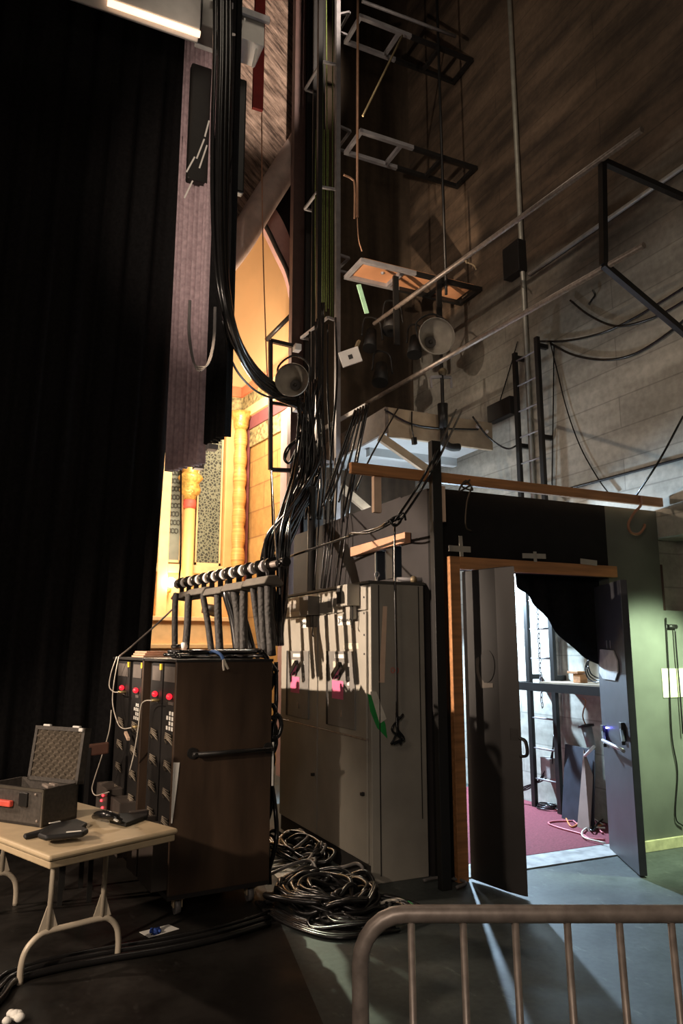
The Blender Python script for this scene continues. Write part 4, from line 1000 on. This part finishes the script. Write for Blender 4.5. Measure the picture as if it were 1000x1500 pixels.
# patch wires plugged on the rack fronts
def thin(px, label, off=.06, r=.0045, m=M_whitecord):
    cable('patch_lead', [fp(u, v, P0 + N2 * off, N2) for u, v in px], r, m, label, 'cord', None, 5, 6)
thin([(171, 962), (163, 985), (160, 1005), (166, 1013), (173, 1014)], 'thin pale cord plugged into the farthest rack column')
thin([(174, 962), (167, 1000), (165, 1030), (172, 1058), (180, 1067), (192, 1066)], 'thin pale cord looping past the two far rack columns')
thin([(222, 1026), (212, 1027), (206, 1036), (202, 1070), (196, 1105), (190, 1130)], 'thin pale cord bending down from a yellow plug')
thin([(163, 1040), (160, 1070), (150, 1105), (137, 1145), (135, 1158), (140, 1165), (150, 1163), (160, 1160)], 'thin pale cord dropping to the lit power unit', .12)
for i, (u, v) in enumerate(((221, 1026), (194, 1065), (173, 1014))):
    p = fp(u, v, P0 + N2 * .045, N2); tag(MB().cyl(p, p - N2 * .06, .011, seg=8).build('jack_plug', mat('brass_plug', (.55, .42, .2), .35, .6)), ('yellowish plug in the near rack', 'yellowish plug in the far rack, middle column', 'yellowish plug in the farthest rack column')[i], 'plug')
p = fp(186, 1078, P0 + N2 * .02, N2); tag(MB().bar(p - W2 * .05 + V((0, 0, -.02)), p + W2 * .05 + V((0, 0, .02)), .02, .02).build('cable_tag', M_masking), 'pale tilted tag on the far rack front', 'tag')
# top of racks: folder pile, bulb, cord, cables
p = rk(1.35, .25, RZ1)
for k in range(3):
    o = MB().obox(rk(1.18 + .03 * k, .10 + .02 * k, RZ1 + .001 + .017 * k), W2 * .36, -N2 * .40, V((0, 0, .014))).build('card_folder', mat('tan_card', (.50, .28, .18), .7), None, .002)
    tag(o, ('tan folder at the bottom of the pile on the far rack', 'tan folder in the middle of the pile on the far rack', 'tan folder on top of the pile on the far rack')[k], 'folder')
p = rk(1.33, .42, RZ1 + .088)
t = root('light_bulb', 'white bulb in a black socket lying on the tan folders', 'bulb', p - V((0, 0, .035)))
MB().ball(p + V((.05, 0, 0)), .034).build('globe', M_white, t); MB().cyl(p + V((.03, 0, 0)), p + V((-.05, -.01, -.01)), .02).build('socket', M_rubber, t)
cable('tie_line', [rk(1.6, .02, RZ1 + .01), fy(195, 945, 6.9), fy(232, 912, 7.0), fy(255, 890, 7.3)], .009, mat('grey_cord', (.22, .19, .17), .6), 'grey cord stretched from the rack top up towards the cable looms', 'cord', None, 6, 5)
for k in range(14):
    t0_ = R.uniform(.05, .5); pts = []
    for j in range(6):
        pts.append(rk(t0_ + R.uniform(-.05, .05) + .12 * math.sin(j + k), .08 + j * .11 + R.uniform(-.03, .03), RZ1 + .015 + .012 * (k % 4)))
    pts.append(rk(t0_, DEP + .03 + R.uniform(0, .05), RZ1 - .05 - R.uniform(0, .1)))
    cable('top_cable', pts, .012, M_rubber, 'black cable snaking across the top of the near rack', 'cable', 'cables lying on the near rack top', 6, 5)
t = root('blue_cable', 'blue cable with a split pale end hanging over the near rack edge', 'cable', fy(328, 975, 4.8))
MB().tube([fy(303, 958, 4.95), fy(312, 954, 4.85), fy(322, 958, 4.80), fy(327, 966, 4.78)], .011, 7).build('jacket', mat('blue_jacket', (.10, .22, .55), .5), t)
mb = MB(); mb.tube([fy(327, 965, 4.78), fy(327, 974, 4.78), fy(328, 982, 4.785)], .008, 6).tube([fy(327, 965, 4.78), fy(331, 974, 4.78), fy(334, 980, 4.785)], .008, 6); mb.build('split_end', M_whitecord, t)

# ---- hung pipe with clamps, connector trough and looms
pn = V((1.80, 4.82, 2.235)); pf = V((1.47, 6.72, 2.245))
pn = fz(418, 823, 2.235); pf = fz(258, 856, 2.245)
t = root('loom_pipe', 'clamp covered pipe hung level above the dimmer racks', 'pipe', lerp(pn, pf, .5))
MB().cyl(pn, pf, .026, seg=14).build('pipe', M_galv, t)
pd = (pf - pn).normalized(); ps = V((0, 0, 1)).cross(pd).normalized()
for k in range(22):
    q = lerp(pn, pf, .10 + .87 * k / 21)
    if k % 2: MB().cyl(q - pd * .022, q + pd * .022, .046, seg=14).build('clamp', M_white if k > 4 and k < 20 else M_greysteel, t)
    else: MB().cyl(q - pd * .018, q + pd * .018, .055, seg=12).bar(q, q + V((0, 0, -.10)) , .04, .03).build('clamp', M_rubber, t)
MB().cyl(pn - pd * .02, pn + pd * .10, .034, seg=12).build('end_sleeve', M_rubber, t)
q = pf + V((0, 0, .03)); cable('hanger_wire', [q, fy(264, 830, q.y + .05), fy(265, 680, q.y + .1), fy(266, 420, q.y + .1), fy(268, 200, q.y + .1)], .010, M_rubber, 'dark hanger wire holding the far end of the clamp covered pipe', 'wire', None, 5, 3)
cable('hanger_line', [pn + V((0, .05, .03)), fy(405, 815, 5.1), fy(398, 690, 7.0)], .008, M_rubber, 'thin dark line holding the near end of the clamp covered pipe', 'line', None, 5, 3)
M_trough = mat('grey_canvas', (.13, .115, .095), .85, var=.15)
t = root('cable_trough', 'grey canvas covered trough hanging under the clamp covered pipe', 'trough', lerp(pn, pf, .5) - V((0, 0, .3)))
for k in range(5):
    q0, q1 = lerp(pn, pf, .08 + .18 * k), lerp(pn, pf, .08 + .18 * (k + 1) - .008)
    dz_ = -.075 - .010 * ((k * 7) % 3)
    MB().prism([q0 + V((0, 0, dz_)) + ps * -.03, q0 + ps * .05 + V((0, 0, dz_ - .01)), q0 + ps * .08 + V((0, 0, dz_ - .07)), q0 - ps * .08 + V((0, 0, dz_ - .085)), q0 - ps * .09 + V((0, 0, dz_ - .06))], q1 - q0).build('cover', M_trough, t, bevel=.02, seg=3)
mp_ = lerp(pn, pf, .52) - ps * .095 + V((0, 0, -.11)); 
tag(MB().obox(mp_ + V((0, 0, -.12)), pd * .10, -ps * .008 if ps.x > 0 else ps * .008, V((0, 0, .2))).build('grey_tag', mat('pale_tag', (.34, .32, .28), .7)), 'pale grey flap on the canvas covered trough', 'flap')
lu = [(258, 880, 256, 962), (277, 882, 271, 960), (299, 876, 310, 958), (320, 872, 322, 956), (333, 872, 348, 955), (345, 868, 350, 955), (358, 866, 357, 955), (372, 862, 384, 957), (384, 858, 388, 958), (394, 856, 398, 962), (340, 870, 370, 957)]
for k, (u0, v0, u1, v1) in enumerate(lu):
    s_ = min(.95, max(.04, (418 - u0) / 160.)); s_ = s_ * .8 / (1 - .2 * s_) if False else s_
    d_ = lerp(pn, pf, s_ * .85).y
    a = fy(u0, v0 - 10, d_); b_ = fy(u1, v1, min(d_, 6.4) - .05); b_.z = RZ1 + .03
    b_ = fy(u1, v1, a.y - .1)
    b_.z = max(b_.z, RZ1 + .02)
    mt = M_rubber if k in (4, 10) else M_trough2 if False else mat('taped_loom', (.026, .023, .020), .7, var=.5, scale=40, bump=.6)
    cable('cable_loom', [a, a + V((-.01, -.02, -.06)), lerp(a, b_, .5) + V((R.uniform(-.01, .01), 0, 0)), b_], R.choice([.028, .033, .036]), mt, 'thick taped cable loom dropping from the canvas trough to the rack tops', 'cable loom', 'cable looms above the racks', 9, 6)

# ---- thick bundle from the flies to the tower
for k in range(14):
    ox, oy = R.uniform(-.10, .10), R.uniform(-.06, .06)
    def o_(u, v, y, s_=1.): p = fy(u, v, y); return p + V((ox * s_, oy, oy * .8 * (1 - s_) * 3 + R.uniform(-.01, .01)))
    z_ = R.uniform(-5, 5)
    cable('bundle_cable', [o_(325, -60, 6.2), o_(325, 80, 6.2), o_(322, 220, 6.2), o_(322, 350, 6.2, .8), o_(328, 430, 6.2, .6), o_(345, 500, 6.42, .4), o_(375, 550, 6.95, .3), o_(410, 577, 7.6, .3), o_(440, 586 + z_, 7.82, .3), o_(452, 592 + 4 * z_, 7.9, .3)], .021, M_rubber, 'thick black cable in the bundle curving from the flies to the pipe tower', 'cable', 'thick bundle from the flies', 7, 5)
for k in range(3):
    cable('loop_cable', [fy(277 + k, 440, 6.15), fy(276 + k, 490, 6.12), fy(283 + k, 530 + 2 * k, 6.1), fy(293, 541 + 3 * k - 4, 6.1), fy(306 - k, 532, 6.1), fy(314 - k, 500, 6.12), fy(316 - k, 450, 6.15)], .008, M_greyrub, 'thin cable hanging in a U loop before the black drape', 'cable', 'U loop before the black drape', 6, 5)  # paler grey rubber carries the white highlights on these loops
cable('loop_cable', [fy(326, 470, 6.3), fy(340, 530, 6.6), fy(365, 565, 6.9), fy(395, 582, 7.2), fy(430, 584, 7.5), fy(443, 596, 7.6), fy(444, 625, 7.6), fy(430, 650, 7.5)], .012, M_rubber, 'stray black cable sagging below the thick bundle', 'cable', None, 6, 5)
for k in range(2):
    cable('loop_cable', [fy(440, 640, 7.5), fy(425 - 4 * k, 655, 7.5), fy(418 - 2 * k, 672, 7.5), fy(424, 678, 7.5), fy(433 + 3 * k, 660, 7.5), fy(440, 645, 7.5)], .013, M_rubber, 'small loop of cable beside the pipe tower', 'cable', 'small loops by the pipe tower', 6, 5)

# ---- cable cascade from tower to racks and floor
for k in range(36):
    u0 = R.uniform(432, 472); u1 = R.uniform(425, 470); u2 = R.uniform(388, 425); j = R.uniform(-14, 14)
    pts = [fy(u0, 590 + R.uniform(-40, 60), 7.6), fy(u1 + 2, 690 + j, 7.3), fy((u1 + u2) / 2 + j * .3, 755 + j * .6, 6.8), fy(u2, 805 + j, 6.2), fy(min(u2 + R.uniform(-6, 8), 418), 880 + j, 5.95), fy(R.uniform(396, 414), 945, 5.75)]
    cable('cascade_cable', pts, R.choice([.011, .014, .017]), M_rubber, 'black cable pouring from the pipe tower down behind the racks', 'cable', 'cables pouring down behind the racks', 6, 6)
for k in range(12):
    d_ = R.uniform(.03, .10); t0_ = R.uniform(.12, .9); pts = []
    for j in range(7):
        pts.append(rk(t0_ + .05 * math.sin(j * 2 + k), DEP + d_ + .035 * math.sin(j * 1.7 + k), 1.5 - j * .235 + R.uniform(-.03, .03)))
    cable('rear_cable', pts, .016, M_rubber, 'black cable hanging down the connector side of the near rack', 'cable', 'cables on the far side of the near rack', 6, 5)
for k in range(10):
    z = 1.45 - k * .06; c = rk(R.uniform(.03, .3), DEP + .02, z)
    cable('rear_loop', [c, c - N2 * .05 + V((0, 0, .02)), c - N2 * .075 + V((0, 0, -.05)), c - N2 * .05 + V((0, 0, -.12)), c + V((0, 0, -.13))], .016, M_rubber, 'black cable loop bulging from the right edge of the near rack', 'cable', 'cable loops at the right edge of the near rack', 7, 5)

# ---- cable heap on the floor between rack, cabinet and barricade
def heap(cu, cv, rx, n, label, group, r, mats, z0=.015, turns=1.3, ry=None):
    c = fz(cu, cv)
    for k in range(n):
        a0 = R.uniform(0, 2 * PI); rr_ = rx * R.uniform(.55, 1.05); ry_ = (ry or rx) * R.uniform(.55, 1.05); cx_, cy_ = c.x + R.uniform(-.08, .08), c.y + R.uniform(-.08, .08)
        m_ = int(10 * turns); tl = R.uniform(.4, 1.2)
        pts = [V((cx_ + rr_ * math.cos(a0 + j * 2 * PI / 10) + R.uniform(-.03, .03), cy_ + ry_ * math.sin(a0 + j * 2 * PI / 10) + R.uniform(-.03, .03), r + R.uniform(0, .10) * (1 if z0 > .02 else .5) + .003)) for j in range(m_)]
        for q in pts:
            if q.y > 4.84: q.x = min(max(q.x, 1.83), 2.45)
        cable('heap_cable', pts, r, R.choice(mats), label, 'cable', group, 7, 5)
heap(480, 1322, .34, 12, 'black cable coiled in the heap in front of the grey cabinet', 'coiled heap in front of the cabinet', .017, [M_rubber], .03, 1.5)
heap(540, 1345, .36, 7, 'thin black cable in the flat coil behind the barricade post', 'flat coil by the barricade', .011, [M_rubber], .015, 1.4, .22)
heap(440, 1255, .22, 8, 'black cable tangled in the gap between rack and cabinet', 'tangle between rack and cabinet', .016, [M_rubber], .03, 1.2, .4)
for k in range(8):
    u, v = R.uniform(410, 520), R.uniform(1235, 1310); p = fz(u, v); a = R.uniform(-.3, 1.2)
    pts = [p + V((0, 0, .03)), p + V((.12 * math.cos(a), .12 * math.sin(a), .09)), p + V((.26 * math.cos(a + .4), .26 * math.sin(a + .4), .12)), p + V((.36 * math.cos(a + 1.0), .36 * math.sin(a + 1.0), .05)), p + V((.38 * math.cos(a + 1.5), .38 * math.sin(a + 1.5), .02))]
    for q in pts:
        if q.y > 4.84: q.x = min(q.x, 2.46)
    cable('arched_cable', pts, .012, M_greyrub, 'grey cable arching up out of the floor tangle', 'cable', 'grey cables arching from the tangle', 7, 5)
p = fz(585, 1335)
t = root('multi_cable_tail', 'cable ends with white and green wires lying behind the barricade post', 'cable end', p)
for j, m_ in enumerate((M_whitecord, M_greyrub, M_whitecord, MATS['green_paint'])):
    MB().tube([p + V((-.12 + .02 * j, .10, .02)), p + V((-.02 + .02 * j, .06, .05)), p + V((.04 + .015 * j, -.03, .03)), p + V((.02 + .01 * j, -.14, .014))], .010 if j < 3 else .008, 6).build('wire', m_, t)
for i, (u, v, s_, lab) in enumerate(((430, 1278, .16, 'pale sheet of paper under the cables between rack and cabinet'), (418, 1266, .12, 'second pale sheet of paper nearer the rack'))):
    p = fz(u, v); tag(MB().obox(p + V((-s_, -.1, .004 + .003 * i)), V((2 * s_, .05 * i, 0)), V((.02, .3, 0)), V((0, 0, .002))).build('paper_sheet', M_paper), lab, 'paper')
cable('edge_cable', [fz(620, 1290, .02), fz(640, 1286, .02), fz(670, 1288, .02), fz(682, 1294, .02), fz(668, 1300, .02)], .012, M_greyrub, 'grey cable bent on the floor at the foot of the black post', 'cable', None, 6, 5)
# rack foot cables along floor
for k in range(6):
    cable('trailing_cable', [fz(585 - 6 * k, 1362 - 2 * k, .015), fz(500, 1374 - 3 * k, .015), fz(440, 1362 - 3 * k, .015), fz(395, 1340 - 3 * k, .015), fz(375, 1322, .02)], .013, M_rubber, 'black cable curving across the green floor in front of the heap', 'cable', 'cables curving over the green floor', 6, 6)

# ================================================================== TABLES AND WHAT LIES ON THEM
TZ = .74
TR, TN = fz(262, 1213, TZ), fz(72, 1254, TZ)
ex = (TR - TN).normalized(); ey = V((-ex.y, ex.x, 0)); TW = (TR - TN).length; TL = 1.68
def tp(a, b_, z=0.): return V((TN.x, TN.y, 0)) + ex * a + ey * b_ + V((0, 0, z))
t = root('folding_table', 'long cream folding table in the left foreground with a black case on it', 'table', tp(TW / 2, TL / 2)); TBL = t
MB().obox(tp(0, 0, TZ - .028), ex * TW, ey * TL, V((0, 0, .028))).build('top', M_cream, t, bevel=.014, seg=3)
MB().obox(tp(.012, .012, TZ - .060), ex * (TW - .024), ey * (TL - .024), V((0, 0, .032))).build('apron', M_cream, t, bevel=.006)
FL, FRt = fz(29, 1442), fz(172, 1401); lx = (FRt - FL).normalized(); ly = V((-lx.y, lx.x, 0))
def legframe(fl, fr, nm='leg_frame'):
    d = fr - fl; L_ = d.length; ux = d.normalized()
    def g(a, z): return fl + ux * a + V((0, 0, z))
    a1, a2 = L_ * .26, L_ * .86
    o = MB().tube([g(0, .0), g(0, .08), g(.02, .15), g(.075, .20), g(.13, .212), g(L_ / 2, .212), g(L_ - .12, .212), g(L_ - .06, .20), g(L_ - .015, .15), g(L_, .08), g(L_, 0)], .0155, 10, 5).build('foot_bar', M_creammetal, t)
    for a, s_ in ((a1 - .01, 0), (a2 - .03, 0)):
        MB().cyl(g(a, .2), g(a + .01, TZ - .05), .0135, seg=12).build('leg', M_creammetal, t)
        MB().prism([g(a - .05, .218) - ly * .004, g(a + .05, .218) - ly * .004, g(a + .012, .33) - ly * .004, g(a - .012, .33) - ly * .004], ly * .008).build('gusset', M_creammetal, t)
    MB().tube([g(a2 - .03, .53), lerp(g(a2, .56), g(a1, .56), .5) + ly * .2 + V((0, 0, .03)), lerp(g(a2, .66), g(a1, .66), .5) + ly * .4], .006, 6).tube([g(a1, .53), lerp(g(a2, .56), g(a1, .56), .5) + ly * .2 + V((0, 0, .03))], .006, 6).build('brace', M_creammetal, t)
legframe(FL, FRt)
sh = ey * 1.2
legframe(FL + sh, FRt + sh)
# flight case
CA = fz(60, 1213, TZ); CB = fz(112, 1199, TZ); cd = (CB - CA); cl = V((-cd.y, cd.x, 0)).normalized(); 
if cl.x > 0: cl = -cl
CWd = .42; ch_ = .18
t = root('flight_case', 'open black laminate case with egg-crate foam in its raised lid', 'case', (CA + CB) * .5 + cl * CWd / 2)
def cpt(a, b_, z): return CA + cl * a + cd * b_ + V((0, 0, z))
mb = MB(); th = .012
mb.obox(cpt(0, 0, .002), cl * CWd, cd, V((0, 0, .012)))
mb.obox(cpt(0, 0, .002), cl * CWd, cd.normalized() * th, V((0, 0, ch_))); mb.obox(cpt(0, 1, .002), cl * CWd, cd.normalized() * -th, V((0, 0, ch_)))
mb.obox(cpt(0, 0, .002), cl * th, cd, V((0, 0, ch_))); mb.obox(cpt(CWd, 0, .002), cl * -th, cd, V((0, 0, ch_)))
mb.build('base', M_case, t)
cn = cd.normalized()
mb = MB(); mb.obox(cpt(-.004, 0, ch_ - .012) - cn * .003, cl * CWd, cn * .006, V((0, 0, .014))); mb.obox(cpt(-.003, 0, .002) - cn * .003, cl * .01, cn * .01, V((0, 0, ch_))); mb.build('edge_trim', mat('worn_trim', (.17, .15, .12), .4, .6), t)
MB().obox(cpt(.2, 0, .085) - cn * .03, cl * .2, cn * .028, V((0, 0, .03))).build('handle', M_red, t, bevel=.006)
MB().obox(cpt(.1, 0, .09) - cn * .012, cl * .06, cn * .012, V((0, 0, .07))).build('latch', M_steel, t, bevel=.004)
for a, z in ((.05, .155), (.03, .03)): MB().ball(cpt(a, 0, z) - cn * .002, .007, 8).build('rivet', M_galv, t)
# lid, standing up behind
lt = -.35 * 0 + .12
lw = cl; lu_ = (V((0, 0, 1)) + cn * lt).normalized(); ln = lu_.cross(lw).normalized()
if ln.dot(CAM - CB) < 0: ln = -ln
LH = .285
LB = cpt(-.01, 1, ch_ - .01) + cn * .014
lid = MB(); W_ = .37
lid.obox(LB, lw * W_, lu_ * LH, -ln * .012)
for a, b2, c2, d2_ in ((0, .02, 0, LH), (W_ - .02, .02, 0, LH), (0, W_, 0, .02), (0, W_, LH - .02, .02)): lid.obox(LB + lw * a + lu_ * c2, lw * b2, lu_ * d2_, ln * .035)
lid.build('lid', M_case, t)
rows = []
n1, n2 = 72, 60
for i in range(n2 + 1):
    row = []
    for j in range(n1 + 1):
        a = .02 + (W_ - .04) * j / n1; b2 = .02 + (LH - .04) * i / n2
        h = .010 + .016 * (1 + math.sin(j / n1 * 2 * PI * 7) * math.sin(i / n2 * 2 * PI * 5.5))
        row.append(LB + lw * a + lu_ * b2 + ln * h)
    rows.append(row)
MB().grid(rows).build('egg_crate_foam', M_foam, t)
for a in (.06, .28): MB().obox(LB + lw * a + lu_ * (LH - .002), lw * .05, lu_ * .012, ln * .02).build('lid_catch', M_white, t, bevel=.004)
MB().obox(LB + lw * .01 + lu_ * (LH - .02), lw * .03, lu_ * .02, ln * .045).build('lid_corner', M_white, t, bevel=.006)
mb = MB(); mb.bar(cpt(.02, .25, ch_ + .003), cpt(.09, .35, ch_ + .008), .02, .012); mb.bar(cpt(.0, .35, ch_ + .012), cpt(.06, .42, ch_ + .012), .018, .01); mb.build('bright_latch', M_galv, t)
# black pouches
def pouch(px, z, hgt, label, strip):
    P = [fz(u, v, TZ + z) for u, v in px]
    t = root('nylon_pouch', label, 'pouch', sum(P, V()) / len(P))
    MB().prism(P, (0, 0, hgt)).build('body', M_cloth, t, bevel=.012, seg=3)
    a, b_ = fz(strip[0], strip[1], TZ + z + hgt + .002), fz(strip[2], strip[3], TZ + z + hgt + .002)
    MB().bar(a, b_, .012, .003).build('white_label', M_paper, t)
pouch([(33, 1228), (58, 1221), (76, 1213), (112, 1205), (128, 1211), (115, 1221), (70, 1224), (36, 1231)], .001, .022, 'flat black nylon pouch with a white label right in front of the black case', (72, 1206, 88, 1203))
pouch([(55, 1229), (66, 1233), (122, 1227), (130, 1222), (116, 1216), (60, 1223)], .024, .026, 'thicker black nylon pouch lying nearest the table edge', (97, 1219, 119, 1217))
# black headset / tool near the far right
t = root('black_headset', 'black headset with a curved band lying near the rack end of the table', 'headset', fz(180, 1200, TZ))
MB().prism([fz(u, v, TZ + .001) for u, v in ((160, 1206), (184, 1212), (216, 1200), (218, 1192), (196, 1196), (166, 1198))], (0, 0, .022)).build('flat_case', M_cloth, t, bevel=.006)
MB().tube([fz(138, 1196, TZ + .02), fz(144, 1194, TZ + .045), fz(156, 1194, TZ + .06), fz(168, 1197, TZ + .05), fz(178, 1203, TZ + .03)], [.014, .02, .022, .02, .012], 8, 5).build('band', M_rubber, t)
MB().bar(fz(167, 1200, TZ + .075), fz(173, 1203, TZ + .066), .016, .006).build('white_label', M_paper, t)
# chair behind case
t = root('dark_chair', 'dark chair back half hidden behind the open case lid', 'chair', fz(140, 1200, 0))
p = fy(134, 1106, 5.7)
MB().obox(p + V((-.16, 0, -.02)), V((.28, .02, .02)), V((0, .04, 0)), V((0, 0, .08))).build('backrest', mat('dark_red_wood', (.10, .045, .03), .5), t, bevel=.01)
for dx_ in (-.14, -.02): MB().bar(V((p.x + dx_, p.y + .02, 0)), p + V((dx_, .02, .05)), .03, .03).build('leg', M_steel, t)
MB().box(p.x - .2, p.x + .03, p.y - .33, p.y + .04, .42, .47).build('seat', M_black, t, bevel=.01)
for dx_ in (-.18, .0): MB().bar(V((p.x + dx_, p.y - .3, 0)), V((p.x + dx_, p.y - .3, .43)), .03, .03).build('leg', M_steel, t)
# ---- floor bits
c_ = [fz(u, v, .003) for u, v in ((204, 1366), (247, 1355), (262, 1361), (218, 1374))]
tag(MB().prism(c_, (0, 0, .003)).build('paper_card', M_paper), 'white card on the black floor beside the near rack caster', 'card')
p = fz(228, 1365, .012); mb = MB()
for k in range(6): mb.tube([jit(p, .03) * 1. for _ in range(5)], .008, 6, 4)
for q in range(len(mb.v)): mb.v[q].z = max(mb.v[q].z, .0075)
tag(mb.build('blue_rag', M_blue), 'crumpled blue twist lying on the white card', 'rag')
p = fz(18, 1490, .02); mb = MB()
for k in range(7): mb.ball(p + V((R.uniform(-.04, .04), R.uniform(-.035, .035), R.uniform(.0, .01))), R.uniform(.018, .028), 10, (1, 1, .8))
tag(mb.build('crumpled_tissue', M_paper), 'crumpled white tissue on the floor at the lower left corner', 'tissue')
for k, (a, lab) in enumerate(((0, 'heavy black cable along the floor nearest the camera, under the table'), (9, 'middle black cable along the floor under the table'), (16, 'farthest black cable along the floor beside the white card'))):
    cable('floor_cable', [fz(-25, 1490 - a * 2, .02), fz(2, 1462 - a * 2, .02), fz(22, 1437 - a, .02), fz(70, 1422 - a, .02), fz(150, 1406 - a, .02), fz(240, 1391 - a, .02), fz(320, 1374 - a, .02), fz(395, 1352 - a, .02)], .019 - .003 * k, M_rubber, lab, 'cable', None, 8, 6)

# ================================================================== CROWD BARRIER
BD = 1.70; lean_ = math.tan(math.radians(3.6))
def bp(lat, z): return V((0, 0, z)) + HD * (BD + (z - 1.08) * lean_) + RT * lat
t = root('crowd_barrier', 'galvanised steel crowd barrier in the right foreground', 'barrier', bp(1.0, 0))
k_ = BD / 1099.3; zt4 = 1.065
l0 = 25.5 * k_; l1_ = l0 + 2.1
rr_ = .095
arcL = [bp(l0 + rr_ - rr_ * math.cos(a), zt4 - rr_ + rr_ * math.sin(a)) for a in [j * PI / 2 / 6 for j in range(7)]]
arcR = [bp(l1_ - rr_ + rr_ * math.sin(a), zt4 - rr_ + rr_ * math.cos(a)) for a in [j * PI / 2 / 6 for j in range(7)]]
MB().tube([bp(l0, .02), bp(l0, .5)] + arcL + arcR + [bp(l1_, .5), bp(l1_, .02)], .0178, 16, 1, smooth=False).build('outer_tube', M_galv, t)
MB().cyl(bp(l0, .22), bp(l1_, .22), .0165, seg=14).build('bottom_rail', M_galv, t)
lat = 95.5 * k_; n_ = 0
while lat < l1_ - .05:
    MB().cyl(bp(lat, .22), bp(lat, zt4 - .01), .0078, seg=10).build('bar', M_galv, t)
    lat += 71.3 * k_
MB().obox(bp(l0 - .125, .775), RT * .125, HD * .03, V((0, 0, .02))).build('hook_plate', M_galv, t)
for l_ in (l0 + .25, l1_ - .25):
    MB().bar(bp(l_, .025) - HD * .35, bp(l_, .025) + HD * .3, .05, .02).build('foot', M_galv, t)
    MB().bar(bp(l_, .03), bp(l_, .23), .04, .02).build('foot_strut', M_galv, t)

# ================================================================== LIGHT
def lamp(kind, name, loc, power, col, size=.2, target=None, angle=None, blend=.3, sx=None):
    l = bpy.data.lights.new(name, kind); l.energy = power; l.color = col
    o = bpy.data.objects.new(name, l); COL.objects.link(o); o.location = loc
    if kind == 'AREA':
        l.size = size
        if sx: l.shape = 'RECTANGLE'; l.size_y = sx
    elif kind in ('POINT', 'SPOT'): l.shadow_soft_size = size
    if kind == 'SPOT': l.spot_size = math.radians(angle); l.spot_blend = blend
    if target is not None: o.rotation_euler = (V(target) - V(loc)).to_track_quat('-Z', 'Y').to_euler()
    return o
lamp('SPOT', 'side_wash', (-3.4, 5.75, 3.22), 560, (1, .76, .58), .06, (2.4, 5.0, 1.2), 66, .5)
lamp('SPOT', 'cabinet_key', (-3.4, 5.75, 3.22), 2700, (1, .80, .63), .05, (2.5, 5.85, 1.9), 26, .45)
lamp('SPOT', 'vestibule_work_lamp', (4.68, 7.5, 2.55), 1500, (.57, .78, 1), .06, (4.95, 5.6, .4), 140, .35)
lamp('POINT', 'vestibule_high_lamp', (4.1, 7.4, 2.7), 62, (.82, .91, 1), .12)
lamp('SPOT', 'green_corridor_tube', (5.2, 3.6, 2.4), 500, (.78, 1, .66), .12, (5.1, 4.75, .85), 72, .6)
lamp('POINT', 'house_glow', (2.3, 10.2, 3.2), 120, (1, .80, .58), .25)
lamp('POINT', 'house_high_glow', (2.75, 9.95, 5.2), 290, (1, .80, .60), .3)
lamp('SPOT', 'upstage_work_light', (2.35, 8.8, 4.6), 60, (.95, 1, .85), .05, (1.9, 4.6, 0), 34, .5)
lamp('SPOT', 'upstage_pencil_light', (2.35, 8.8, 4.6), 1500, (.92, 1, .70), .03, (1.72, 3.75, 0), 6.5, .25)
lamp('SPOT', 'low_left_wash', (-2.6, 1.8, 2.5), 560, (1, .80, .62), .06, (-.1, 5.0, .4), 46, .6)
lamp('AREA', 'stage_fill', (-2.5, 1.2, 4.5), 24, (1, .76, .58), 1.2, (1.5, 4.5, .8))
lamp('AREA', 'downstage_fill', (-1.3, -1.2, 3.0), 46, (1, .82, .68), .8, (1.6, 3.6, 1.0))
lamp('SPOT', 'gallery_fill', (-2.0, 3.2, 4.5), 640, (1, .80, .64), .05, (3.8, 7.5, 7.0), 48, .7)  # added fill to brighten the shelf frames and brown wall
lamp('SPOT', 'plywood_light', (.3, 5.1, 3.0), 1400, (1, .74, .52), .05, (4.15, 7.45, 6.15), 15, .4)
lamp('SPOT', 'arch_fill', (3.1, 5.2, 10.5), 900, (1, .82, .68), .1, (2.8, 9.1, 10.2), 44, .5)  # added fill to brighten the rough arch wall, no known lamp there
lamp('SPOT', 'stage_right_fill', (3.3, 1.2, 4.6), 170, (1, .80, .62), .3, (3.3, 7.4, 4.5), 36, .8)
lamp('AREA', 'overhead_dim', (2.5, 4.2, 9.5), 26, (1, .84, .66), 1.5, (4.5, 5.5, 3))
wd = bpy.data.worlds.new('world'); S.world = wd; wd.use_nodes = True
wd.node_tree.nodes['Background'].inputs[0].default_value = (.9, .8, .72, 1); wd.node_tree.nodes['Background'].inputs[1].default_value = .006
S.view_settings.view_transform = 'Standard'; S.view_settings.look = 'None'; S.view_settings.gamma = 1; S.view_settings.use_curve_mapping = False
S.view_settings.exposure = 0.0
try: S.cycles.use_denoising = True; S.cycles.max_bounces = 6; S.cycles.sample_clamp_indirect = 4
except Exception: pass
bpy.context.view_layer.update()
